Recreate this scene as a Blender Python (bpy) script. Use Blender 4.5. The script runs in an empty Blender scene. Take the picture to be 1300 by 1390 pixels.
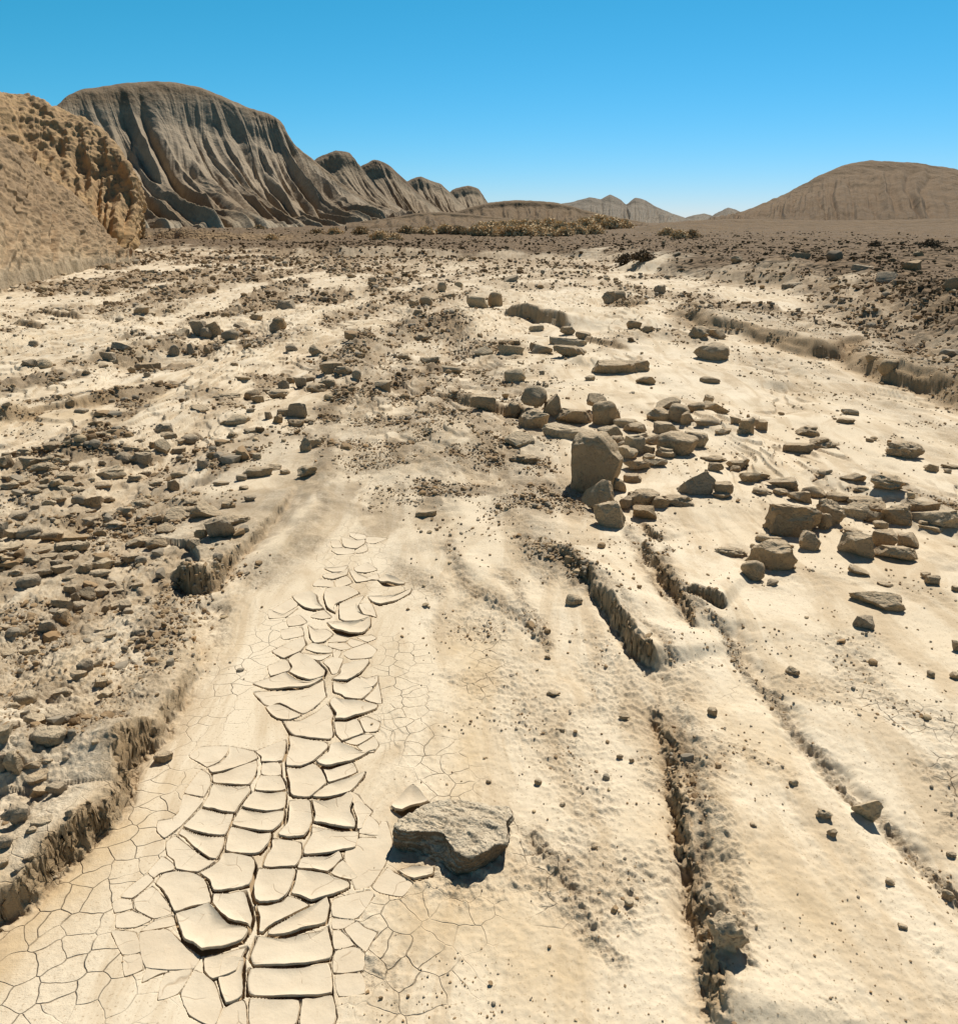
import bpy, math, random, bmesh
import numpy as np
from mathutils import Vector
random.seed(7)
RS = np.random.RandomState(11)
SC = bpy.context.scene
COL = SC.collection
# ------------------------------------------------------------------ camera
F, CU, CV, HC = 1126.0, 650.0, 650.0, 1.5          # focal (px of a 1300 px wide frame), principal point, eye height
PITCH = math.atan(350.0 / F)
cp, sp = math.cos(PITCH), math.sin(PITCH)
cam_d = bpy.data.cameras.new('camera'); cam = bpy.data.objects.new('camera', cam_d); COL.objects.link(cam)
cam.location = (0, 0, HC); cam.rotation_euler = (math.pi / 2 - PITCH, 0, 0)
cam_d.sensor_fit = 'HORIZONTAL'; cam_d.sensor_width = 36; cam_d.lens = 36 * F / 1300
cam_d.shift_y = -45 / 1300.0; cam_d.clip_start = 0.05; cam_d.clip_end = 8000
SC.camera = cam

def ray(u, v):
    x = (np.asarray(u, float) - CU) / F; y = (CV - np.asarray(v, float)) / F
    return x, cp + y * sp, -sp + y * cp
def gp(u, v, z=0.0):                                # image direction -> point of the level ground
    dx, dy, dz = ray(u, v); t = (z - HC) / np.minimum(dz, -1e-4)
    return dx * t, dy * t
def at_dist(u, v, d):                               # point at horizontal distance d
    dx, dy, dz = ray(u, v); t = d / math.hypot(dx, dy)
    return (dx * t, dy * t, HC + dz * t)
def topx(x, y, z=0.0):
    zf = y * cp - (z - HC) * sp; zf = np.where(zf < .05, .05, zf)
    return CU + F * x / zf, CV - F * (y * sp + (z - HC) * cp) / zf
# ------------------------------------------------------------------ noise
_perm = RS.permutation(256); _perm = np.concatenate([_perm, _perm, _perm])
_g = RS.rand(256) * 2 * np.pi; _gx, _gy = np.cos(_g), np.sin(_g)
def pn(x, y, s=0):
    x = np.asarray(x, float) + s * 17.31; y = np.asarray(y, float) + s * 9.77
    xi = np.floor(x); yi = np.floor(y); fx = x - xi; fy = y - yi
    xi = xi.astype(np.int64) & 255; yi = yi.astype(np.int64) & 255
    ux = fx * fx * fx * (fx * (fx * 6 - 15) + 10); uy = fy * fy * fy * (fy * (fy * 6 - 15) + 10)
    def gr(ix, iy, dx, dy):
        h = _perm[_perm[ix & 255] + (iy & 255)]; return _gx[h] * dx + _gy[h] * dy
    a = gr(xi, yi, fx, fy); b = gr(xi + 1, yi, fx - 1, fy)
    c = gr(xi, yi + 1, fx, fy - 1); d = gr(xi + 1, yi + 1, fx - 1, fy - 1)
    return ((a + ux * (b - a)) * (1 - uy) + (c + ux * (d - c)) * uy) * 1.5
def fbm(x, y, o=4, s=0, g=.5):
    r = 0; a = 1.0
    for i in range(o):
        r = r + a * pn(x * 2 ** i, y * 2 ** i, s + i); a *= g
    return r
def sst(a, b, x):
    t = np.clip((x - a) / (b - a), 0, 1); return t * t * (3 - 2 * t)
def fbm3(P, o=3, s=0):
    return (fbm(P[:, 0] + P[:, 2] * .7, P[:, 1] - P[:, 2] * .6, o, s) + fbm(P[:, 2] + P[:, 1] * .5, P[:, 0] + 3.3 - P[:, 2] * .4, o, s + 5)) * .6
# ------------------------------------------------------------------ nodes / materials
def mat(name, rough=.9):
    m = bpy.data.materials.new(name); m.use_nodes = True; nt = m.node_tree
    b = nt.nodes['Principled BSDF']; b.inputs['Roughness'].default_value = rough
    b.inputs['Specular IOR Level'].default_value = .25
    return m, nt, b
def N(nt, t, **k):
    n = nt.nodes.new(t)
    for a, v in k.items():
        if a in n.inputs: n.inputs[a].default_value = v
        else: setattr(n, a, v)
    return n
def noise(nt, vec, scale, detail=4, rough=.6, dist=0):
    n = N(nt, 'ShaderNodeTexNoise'); n.inputs['Scale'].default_value = scale; n.inputs['Detail'].default_value = detail
    n.inputs['Roughness'].default_value = rough; n.inputs['Distortion'].default_value = dist
    nt.links.new(vec, n.inputs['Vector']); return n.outputs['Fac']
def ramp(nt, fac, stops):
    r = N(nt, 'ShaderNodeValToRGB'); nt.links.new(fac, r.inputs[0]); e = r.color_ramp.elements
    while len(e) < len(stops): e.new(.5)
    for i, (p, c) in enumerate(stops):
        e[i].position = p; e[i].color = (c, c, c, 1) if isinstance(c, (int, float)) else (*c, 1)
    return r.outputs[0]
def mix(nt, fac, a, b, mode='MIX'):
    m = N(nt, 'ShaderNodeMix', data_type='RGBA', blend_type=mode)
    for sock, v in ((m.inputs[0], fac), (m.inputs[6], a), (m.inputs[7], b)):
        if isinstance(v, tuple): sock.default_value = (*v, 1)
        elif isinstance(v, (int, float)): sock.default_value = v
        else: nt.links.new(v, sock)
    return m.outputs[2]
def math_(nt, op, a, b=None, clamp=False):
    m = N(nt, 'ShaderNodeMath', operation=op); m.use_clamp = clamp
    for s, v in ((m.inputs[0], a), (m.inputs[1], b)):
        if v is None: continue
        if isinstance(v, (int, float)): s.default_value = v
        else: nt.links.new(v, s)
    return m.outputs[0]
def bump(nt, b, h, strength, dist, prev=None):
    n = N(nt, 'ShaderNodeBump'); n.inputs['Strength'].default_value = strength; n.inputs['Distance'].default_value = dist
    nt.links.new(h, n.inputs['Height'])
    if prev is not None: nt.links.new(prev, n.inputs['Normal'])
    nt.links.new(n.outputs[0], b.inputs['Normal']); return n.outputs[0]
def attr(nt, name):
    a = N(nt, 'ShaderNodeAttribute'); a.attribute_name = name; return a.outputs['Fac']
CLAY = (.73, .63, .475); CLAY2 = (.55, .43, .27); DIRT = (.225, .155, .088); PLAIN = (.12, .076, .038)

def ground_material():
    m, nt, b = mat('wash_ground', .92); L = nt.links
    pos = N(nt, 'ShaderNodeNewGeometry').outputs['Position']
    big = noise(nt, pos, .8, 5, .6, .6); med = noise(nt, pos, 5, 6, .65, .3); fine = noise(nt, pos, 60, 5, .7); gr = noise(nt, pos, 260, 3, .7)
    c = mix(nt, ramp(nt, big, [(.35, 0), (.65, 1)]), CLAY, (.67, .56, .40))
    st2 = N(nt, 'ShaderNodeMapping'); st2.inputs['Scale'].default_value = (3.2, .9, 1); st2.inputs['Rotation'].default_value = (0, 0, .18); L.new(pos, st2.inputs[0])
    silt = noise(nt, st2.outputs[0], 1.6, 7, .66, .8); c = mix(nt, ramp(nt, silt, [(.40, .6), (.54, 0)]), c, (.48, .36, .22))
    grit = noise(nt, pos, 130, 3, .75); c = mix(nt, ramp(nt, grit, [(.57, 0), (.68, .7)]), c, (.33, .235, .14))
    c = mix(nt, math_(nt, 'MULTIPLY', attr(nt, 'stain'), ramp(nt, med, [(.3, .2), (.6, 1)])), c, (.58, .44, .265))
    # crumbly soil: brownish, broken by noise
    cr = math_(nt, 'MULTIPLY', attr(nt, 'crumb'), ramp(nt, fine, [(.36, .15), (.62, 1)]), True)
    c = mix(nt, math_(nt, 'MULTIPLY', cr, .68), c, (.30, .215, .13))
    d = math_(nt, 'MULTIPLY', attr(nt, 'dirt'), ramp(nt, med, [(.25, .75), (.7, 1.25)]), True)
    dc = mix(nt, ramp(nt, fine, [(.3, 0), (.7, 1)]), DIRT, (.33, .24, .145))
    c = mix(nt, d, c, dc)
    pc = mix(nt, ramp(nt, med, [(.3, 0), (.7, 1)]), PLAIN, (.18, .12, .064))
    pc = mix(nt, ramp(nt, gr, [(.55, 0), (.75, .5)]), pc, (.27, .20, .13))
    c = mix(nt, attr(nt, 'plain'), c, pc)
    c = mix(nt, math_(nt, 'MULTIPLY', attr(nt, 'bank'), .85), c, (.33, .225, .12))  # exposed brown subsoil, also painting in shade on cut faces and plate gaps
    # fine shrinkage cracks
    wv = N(nt, 'ShaderNodeVectorMath', operation='ADD'); L.new(pos, wv.inputs[0])
    nz = N(nt, 'ShaderNodeTexNoise'); nz.inputs['Scale'].default_value = 9; nz.inputs['Detail'].default_value = 2; L.new(pos, nz.inputs['Vector'])
    sc = N(nt, 'ShaderNodeVectorMath', operation='SCALE'); sc.inputs[3].default_value = .07; L.new(nz.outputs['Color'], sc.inputs[0]); L.new(sc.outputs[0], wv.inputs[1])
    vo = N(nt, 'ShaderNodeTexVoronoi', feature='DISTANCE_TO_EDGE', voronoi_dimensions='2D'); vo.inputs['Scale'].default_value = 16; L.new(wv.outputs[0], vo.inputs['Vector'])
    ck = ramp(nt, vo.outputs['Distance'], [(0.0, 1), (.030, 0)])
    gate = ramp(nt, noise(nt, pos, 7, 3, .6), [(.36, .2), (.5, 1)])
    ck = math_(nt, 'MULTIPLY', math_(nt, 'MULTIPLY', ck, attr(nt, 'crack')), gate)
    c = mix(nt, math_(nt, 'MULTIPLY', ck, .7), c, (.26, .17, .09))
    L.new(c, b.inputs['Base Color'])
    h = math_(nt, 'ADD', math_(nt, 'MULTIPLY', fine, .45), math_(nt, 'MULTIPLY', gr, .55))
    rough = math_(nt, 'ADD', math_(nt, 'MULTIPLY', attr(nt, 'crumb'), 1.2), .09)
    rough = math_(nt, 'ADD', rough, math_(nt, 'MULTIPLY', attr(nt, 'dirt'), .9))
    n1 = bump(nt, b, math_(nt, 'MULTIPLY', h, rough), .9, .012)
    n2 = bump(nt, b, math_(nt, 'MULTIPLY', ck, -1), .8, .006, n1)
    # coarse stones of the far plain
    far = N(nt, 'ShaderNodeTexVoronoi'); far.inputs['Scale'].default_value = 5; L.new(pos, far.inputs['Vector'])
    bump(nt, b, math_(nt, 'MULTIPLY', math_(nt, 'MULTIPLY', far.outputs['Distance'], attr(nt, 'plain')), -1), .8, .12, n2)
    return m
def clay_material():
    m, nt, b = mat('dried_clay', .88)
    pos = N(nt, 'ShaderNodeNewGeometry').outputs['Position']; oi = N(nt, 'ShaderNodeObjectInfo').outputs['Random']
    big = noise(nt, pos, 6, 4, .6, .3); fine = noise(nt, pos, 120, 4, .7)
    c = mix(nt, ramp(nt, big, [(.3, 0), (.7, 1)]), (.70, .60, .45), (.62, .51, .365))
    c = mix(nt, math_(nt, 'MULTIPLY', oi, .25), c, (.62, .52, .375))
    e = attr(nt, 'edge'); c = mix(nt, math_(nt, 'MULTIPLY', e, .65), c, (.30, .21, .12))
    vo = N(nt, 'ShaderNodeTexVoronoi', feature='DISTANCE_TO_EDGE', voronoi_dimensions='2D'); vo.inputs['Scale'].default_value = 9
    wz = N(nt, 'ShaderNodeVectorMath', operation='ADD'); nz = N(nt, 'ShaderNodeTexNoise'); nz.inputs['Scale'].default_value = 8; nt.links.new(pos, nz.inputs['Vector']); sv = N(nt, 'ShaderNodeVectorMath', operation='SCALE'); sv.inputs[3].default_value = .12
    nt.links.new(nz.outputs['Color'], sv.inputs[0]); nt.links.new(pos, wz.inputs[0]); nt.links.new(sv.outputs[0], wz.inputs[1]); nt.links.new(wz.outputs[0], vo.inputs['Vector'])
    hl = math_(nt, 'MULTIPLY', ramp(nt, vo.outputs['Distance'], [(0, 1), (.018, 0)]), ramp(nt, noise(nt, pos, 11, 3, .6), [(.5, 0), (.56, 1)]))
    c = mix(nt, math_(nt, 'MULTIPLY', hl, .5), c, (.30, .20, .11)); c = mix(nt, ramp(nt, noise(nt, pos, 170, 3, .8), [(.6, 0), (.72, .4)]), c, (.40, .30, .19))
    nt.links.new(c, b.inputs['Base Color'])
    n1 = bump(nt, b, math_(nt, 'SUBTRACT', fine, hl), .3, .003); bump(nt, b, noise(nt, pos, 22, 3, .5), .3, .006, n1)
    return m
def rock_material(name, c1, c2, dust, dcol=(.56, .45, .305)):
    m, nt, b = mat(name, .9)
    tc = N(nt, 'ShaderNodeTexCoord').outputs['Object']; geo = N(nt, 'ShaderNodeNewGeometry'); pos = geo.outputs['Position']
    oi = N(nt, 'ShaderNodeObjectInfo').outputs['Random']
    n1 = noise(nt, pos, 18, 6, .65, .4); n2 = noise(nt, pos, 110, 4, .7); n3 = noise(nt, pos, 45, 4, .6, 1.5)
    c = mix(nt, ramp(nt, n1, [(.3, 0), (.7, 1)]), c1, c2)
    c = mix(nt, oi, c, mix(nt, .42, c, (.17, .12, .075)))
    oi2 = math_(nt, 'FRACT', math_(nt, 'MULTIPLY', oi, 7.3)); c = mix(nt, math_(nt, 'MULTIPLY', oi2, .35), c, (.46, .37, .26))
    c = mix(nt, ramp(nt, n2, [(.52, 0), (.72, .55)]), c, (.42, .34, .24))
    c = mix(nt, ramp(nt, n3, [(.32, .6), (.46, 0)]), c, (.13, .09, .055))
    up = N(nt, 'ShaderNodeSeparateXYZ'); nt.links.new(geo.outputs['Normal'], up.inputs[0])
    d = math_(nt, 'MULTIPLY', ramp(nt, up.outputs[2], [(.35, 0), (.85, 1)]), ramp(nt, noise(nt, pos, 30, 5, .65), [(.3, .45), (.5, 1)]))
    c = mix(nt, math_(nt, 'MULTIPLY', d, dust), c, dcol)
    nt.links.new(c, b.inputs['Base Color'])
    a = bump(nt, b, n1, .8, .03); a = bump(nt, b, n3, .6, .014, a); bump(nt, b, n2, .5, .004, a)
    return m
M_GROUND = ground_material(); M_CLAY = clay_material()
M_ROCK = [rock_material('rock_brown', (.50, .345, .19), (.37, .25, .135), .75),
          rock_material('rock_grey', (.37, .30, .215), (.27, .215, .15), .55),
          rock_material('rock_tan', (.58, .45, .285), (.46, .345, .21), .85),
          rock_material('rock_orange', (.44, .27, .12), (.34, .215, .10), .45),
          rock_material('rock_black', (.02, .018, .016), (.03, .026, .022), .05)]
M_SLAB = rock_material('slab_rock', (.21, .15, .085), (.125, .09, .055), 1.0, (.62, .52, .375))

def new_mesh(name, verts, faces, m, smooth=True, attrs=None):
    me = bpy.data.meshes.new(name); verts = np.asarray(verts, np.float32)
    me.vertices.add(len(verts)); me.vertices.foreach_set('co', verts.ravel())
    if isinstance(faces, np.ndarray):
        k = faces.shape[1]; nf = len(faces)
        me.loops.add(nf * k); me.loops.foreach_set('vertex_index', faces.astype(np.int32).ravel())
        me.polygons.add(nf); me.polygons.foreach_set('loop_start', np.arange(0, nf * k, k, dtype=np.int32))
        me.polygons.foreach_set('loop_total', np.full(nf, k, np.int32))
    else:
        fl = [i for f in faces for i in f]; tot = [len(f) for f in faces]
        me.loops.add(len(fl)); me.loops.foreach_set('vertex_index', fl)
        me.polygons.add(len(faces)); me.polygons.foreach_set('loop_start', np.cumsum([0] + tot[:-1]).astype(np.int32)); me.polygons.foreach_set('loop_total', tot)
    me.update(calc_edges=True); me.validate()
    me.polygons.foreach_set('use_smooth', np.full(len(me.polygons), smooth))
    for k, a in (attrs or {}).items():
        at = me.attributes.new(k, 'FLOAT', 'POINT'); at.data.foreach_set('value', np.asarray(a, np.float32))
    if m is not None: me.materials.append(m)
    me.update(); return me
def link(name, me, label=None, cat=None, group=None, kind=None, loc=None):
    o = bpy.data.objects.new(name, me); COL.objects.link(o)
    if loc is not None: o.location = loc
    for k, v in (('label', label), ('category', cat), ('group', group), ('kind', kind)):
        if v: o[k] = v
    return o
# ------------------------------------------------------------------ banks (traced in the frame, built where they lie on the ground)
# points, height per point, high side (+1 = left of travel), how far the high ground reaches, edge width, raggedness
SCARPS = [
 ([(-260,1500),(-60,1330),(0,1250),(60,1205),(110,1150),(165,1090),(172,1045),(215,1002),(245,955),(268,915),(262,870),(250,830),(238,800)],
  [.10,.10,.095,.09,.085,.07,.14,.07,.06,.05,.03,.018,.01], 1, 1.1, .008, .022),
 ([(402,655),(385,690),(352,730),(312,768),(288,797),(258,800),(232,778)], [.01,.035,.05,.06,.11,.11,.04], -1, .7, .008, .02),
 ([(-60,584),(0,575),(38,566),(58,556),(100,553),(140,541),(185,532)], [.07,.08,.07,.05,.09,.07,.02], 1, .9, .02, .04),
 ([(8,446),(40,449),(66,456)], [.04,.10,.06], 1, .8, .03, .03),
 ([(36,423),(85,426),(122,433)], [.04,.11,.06], 1, .8, .03, .03),
 ([(680,426),(705,431),(745,438),(777,452)], [.12,.22,.22,.13], 1, 1.2, .022, .07),
 ([(786,460),(800,463),(830,467),(858,477)], [.03,.06,.06,.02], 1, .6, .02, .03),
 ([(905,420),(930,437),(960,449),(1000,452),(1060,464),(1100,476),(1140,474),(1150,464),(1158,482),(1190,500),(1240,512),(1300,532),(1400,565),(1550,600)],
  [.04,.15,.22,.19,.21,.23,.22,.14,.18,.22,.24,.24,.24,.22], 1, 3.5, .07, .14),
 ([(576,534),(620,546),(650,557),(700,561),(740,577)], [.03,.07,.09,.08,.03], 1, .6, .018, .05),
 ([(820,418),(850,424),(880,418)], [.05,.09,.05], 1, .8, .04, .1),
 ([(742,745),(780,775),(800,800),(830,838),(862,880),(893,908)], [.012,.045,.065,.085,.10,.07], 1, .22, .008, .018),
 ([(885,950),(902,1000),(916,1050),(922,1100),(933,1160),(945,1215),(962,1300),(985,1420)], [.02,.055,.065,.085,.07,.06,.05,.05], 1, .20, .010, .02),
 ([(868,733),(888,765),(903,790),(928,830),(946,860)], [.025,.05,.04,.055,.04], 1, .14, .007, .015),
 ([(925,814),(955,824),(990,832)], [.035,.06,.05], 1, .25, .006, .015),
 ([(868,706),(885,728),(903,735)], [.02,.04,.02], 1, .15, .006, .01),
 ([(330,1000),(337,985),(332,970)], [.0,.0,.0], 1, .1, .01, .01),
 ([(130,322),(180,326),(260,330),(350,331),(420,333)], [.3,.6,.6,.4,.2], 1, 60, .3, .6),
 ([(100,345),(190,338),(330,341),(430,346),(600,347.5),(830,351),(860,360),(900,368),(960,374),(1050,381),(1110,388),(1160,404),(1210,428),(1300,462),(1420,505),(1700,620)],
  [.25,.3,.25,.3,.35,.4,.45,.5,.5,.5,.5,.45,.5,.5,.5,.5], 1, 900, .45, .5),
]
GULLIES = [  # centre line, depth, half width (m)
 ([(900,950),(918,1010),(930,1070),(938,1150),(952,1230),(985,1310)], .035, .045),
 ([(880,900),(900,925),(900,950)], .02, .04),
 ([(985,832),(1010,890),(1060,960),(1100,1020),(1160,1080),(1230,1145),(1300,1210),(1400,1310)], .028, .045),
 ([(160,745),(200,690),(240,655),(300,640)], .04, .10),
 ([(268,812),(280,830),(275,870)], .03, .06),
 ([(840,712),(870,755),(900,800),(925,835)], .02, .03),
 ([(620,760),(600,800)], .01, .04),
 ([(60,590),(160,562),(260,520),(340,500)], .03, .22),
 ([(1060,1240),(1000,1120),(960,1000)], .008, .03), ([(1130,1250),(1080,1130),(1040,1060)], .008, .03), ([(1220,1260),(1150,1180),(1090,1110)], .010, .03),
 ([(700,760),(760,850),(800,950),(830,1080)], .008, .10),
]
BERMS = [ # centre line, height, half width
 ([(700,612),(740,600),(780,590)], .03, .1), ([(720,740),(790,770),(850,840)], .03, .10), ([(520,690),(560,640),(600,620)], .02, .12),
 ([(330,780),(400,730),(440,660),(450,600)], .035, .10), ([(560,720),(640,770),(740,860)], .012, .06), ([(1150,675),(1250,700),(1330,720)], .03, .12),
 ([(1100,640),(1200,670),(1320,700)], .04, .10), ([(440,520),(470,500),(520,440)], .06, .25), ([(250,760),(180,880),(120,1000)], .015, .15),
]
# crumbly soil bands: points, half width px, strength
CRUMB = [
 ([(430,700),(452,640),(440,580),(470,520),(520,470),(560,440)], 16, .95), ([(480,640),(560,600),(640,560)], 14, .7), ([(300,760),(370,720),(420,640)], 16, .8), ([(560,560),(600,620),(580,700)], 20, .8),
 ([(660,660),(700,720),(740,780)], 14, .8), ([(380,560),(430,600),(420,660)], 14, .8), ([(940,500),(1100,520),(1250,570)], 8, .5),

 ([(735,745),(775,780),(815,815)], 15, .9), ([(820,805),(870,860),(905,895)], 9, .6), ([(895,930),(915,1000),(935,1060),(945,1150),(965,1230),(1010,1320)], 9, .6),
 ([(930,950),(960,1100),(1000,1260)], 26, .45),
 ([(900,760),(930,820),(970,850),(1010,895),(1060,960),(1100,1020),(1160,1080),(1230,1145),(1320,1230)], 9, .95),
 ([(845,715),(880,770),(925,840)], 6, .8),
 ([(600,740),(615,775),(640,800),(700,840),(745,872)], 10, .9), ([(690,780),(735,870)], 12, .7),
 ([(700,650),(760,665),(800,690)], 22, .8), ([(640,640),(700,640)], 20, .6), ([(700,700),(740,740)], 14, .7),
 ([(560,660),(620,680),(700,620)], 16, .5), ([(480,600),(530,640),(600,610)], 26, .5), ([(430,560),(470,620),(450,690)], 22, .6),
 ([(400,740),(430,700),(440,640)], 14, .8), ([(330,790),(400,760),(430,735)], 14, .8), ([(500,730),(560,700),(620,690)], 14, .5), ([(540,770),(575,790),(600,800)], 12, .8),
 ([(250,780),(300,740),(360,700),(390,660)], 22, .7), ([(130,1020),(200,940),(230,860),(240,800)], 34, .7), ([(20,1150),(90,1090),(150,1030)], 40, .6),
 ([(20,880),(90,980),(60,1120)], 60, .6), ([(160,740),(230,700),(330,700)], 30, .7), ([(0,700),(120,690),(230,640)], 26, .6), ([(230,960),(290,890),(310,820)], 20, .45),
 ([(0,620),(150,590),(300,560),(430,530)], 12, .5), ([(300,640),(380,620),(430,640)], 20, .6), ([(200,760),(230,800),(190,880)], 26, .8),
 ([(700,930),(760,1010),(800,1090)], 46, .35), ([(720,1140),(760,1200),(800,1260)], 12, .8), ([(790,1270),(840,1310)], 14, .6), ([(880,1180),(830,1210),(790,1170)], 26, .3),
 ([(1180,940),(1240,980),(1300,1000)], 12, .4), ([(1190,640),(1260,670),(1320,690)], 12, .8), ([(1100,640),(1180,660)], 8, .6),
 ([(580,535),(650,560),(740,575)], 9, .8), ([(600,570),(680,600),(700,640)], 14, .4),
 ([(1000,480),(1120,500),(1250,560),(1320,590)], 14, .6), ([(920,440),(1000,440),(1130,465),(1180,485),(1300,520)], 10, .9),
]
# brown gravelly soil
DIRTB = [
 ([(440,560),(470,520),(500,490),(560,440)], 13, .8), ([(430,640),(450,600)], 10, .6), ([(600,560),(660,600),(700,660),(740,700)], 12, .5), ([(240,620),(330,600),(420,590)], 9, .45), ([(180,720),(240,690),(330,690)], 12, .45), ([(700,650),(780,680)], 14, .45), ([(60,700),(160,690),(220,650)], 10, .6), ([(90,500),(200,480),(300,470)], 6, .5), ([(260,600),(200,640),(120,700)], 8, .4), ([(820,470),(900,455),(960,470)], 6, .4),

 ([(0,352),(200,350),(420,352),(640,352),(820,362)], 7, .75), ([(30,395),(150,385),(300,378),(420,368),(520,360)], 12, .8), ([(60,405),(160,408),(240,400)], 9, .8), ([(260,395),(360,392),(440,385),(560,375)], 7, .75),
 ([(0,478),(60,478),(120,462),(200,450),(300,428),(400,408),(480,396)], 8, .85), ([(200,430),(280,410),(330,400)], 6, .7), ([(10,432),(50,430)], 6, .6),
 ([(420,500),(470,480),(500,470)], 12, .8), ([(540,450),(600,438),(620,450)], 15, .95), ([(500,530),(560,510),(610,490)], 9, .8), ([(440,440),(500,420),(560,405)], 7, .7),
 ([(60,596),(120,572),(180,555),(240,545)], 4, .8), ([(330,470),(360,465)], 5, .7), ([(0,640),(60,625),(130,590)], 14, .5), ([(0,770),(60,760),(130,790),(100,850)], 22, .45),
 ([(0,660),(60,655),(120,640)], 14, .5), ([(240,540),(330,545),(400,520),(470,500)], 8, .6),
 ([(820,385),(860,395),(900,400),(960,405),(1000,420)], 8, .7), ([(930,425),(1000,425),(1090,435),(1140,450)], 8, .75), ([(830,420),(870,412)], 8, .8), ([(1000,380),(1080,385),(1130,395)], 5, .7),
 ([(1120,400),(1160,430),(1230,470),(1330,510)], 24, .75), ([(1180,410),(1260,440),(1330,460)], 26, .9), ([(560,400),(640,372),(720,368),(800,378)], 6, .6), ([(640,400),(560,420)], 6, .6),
 ([(660,385),(720,392),(800,388)], 4, .55), ([(430,385),(520,390)], 4, .5),
 ([(745,752),(790,785)], 12, .6), ([(1200,660),(1300,690)], 10, .45), ([(920,990),(935,1080),(950,1200)], 9, .5),([(640,470),(700,474)], 9, .7),
]
STAIN = [([(180,1120),(60,1240),(-20,1320)], 26, 1), ([(150,1110),(250,1060)], 10, .6), ([(640,860),(650,960),(620,1060)], 26, .8), ([(560,1230),(700,1260),(760,1330)], 50, .7), ([(900,1100),(1000,1180),(1100,1250)], 60, .5),
 ([(1020,960),(1040,1050)], 40, .5), ([(0,570),(150,560),(220,530)], 12, .6), ([(230,900),(320,860)], 30, .4), ([(120,960),(90,940)], 30, .5), ([(0,1180),(30,1240)], 20, .8)]
CRACKED = [([(200,1110),(130,1200),(60,1280),(-20,1380)], 70, 1), ([(150,1300),(60,1360)], 60, 1), ([(480,1240),(560,1330)], 60, .9), ([(540,900),(560,1000),(600,1060)], 34, .85), ([(560,1240),(640,1240)], 40, .5), ([(650,850),(670,900),(650,940)], 20, 1), ([(690,1130),(740,1180),(760,1240)], 18, .8),
 ([(1150,940),(1200,970),(1290,990)], 18, .8), ([(1270,1030),(1300,1080)], 16, .9), ([(380,860),(350,900),(300,960)], 28, .7), ([(300,960),(220,1010)], 20, .5), ([(510,770),(470,740)], 40, .5), ([(500,650),(520,670)], 14, .8), ([(1000,930),(980,940)], 10, .3), ([(560,800),(600,805)], 14, .7)]

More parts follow.
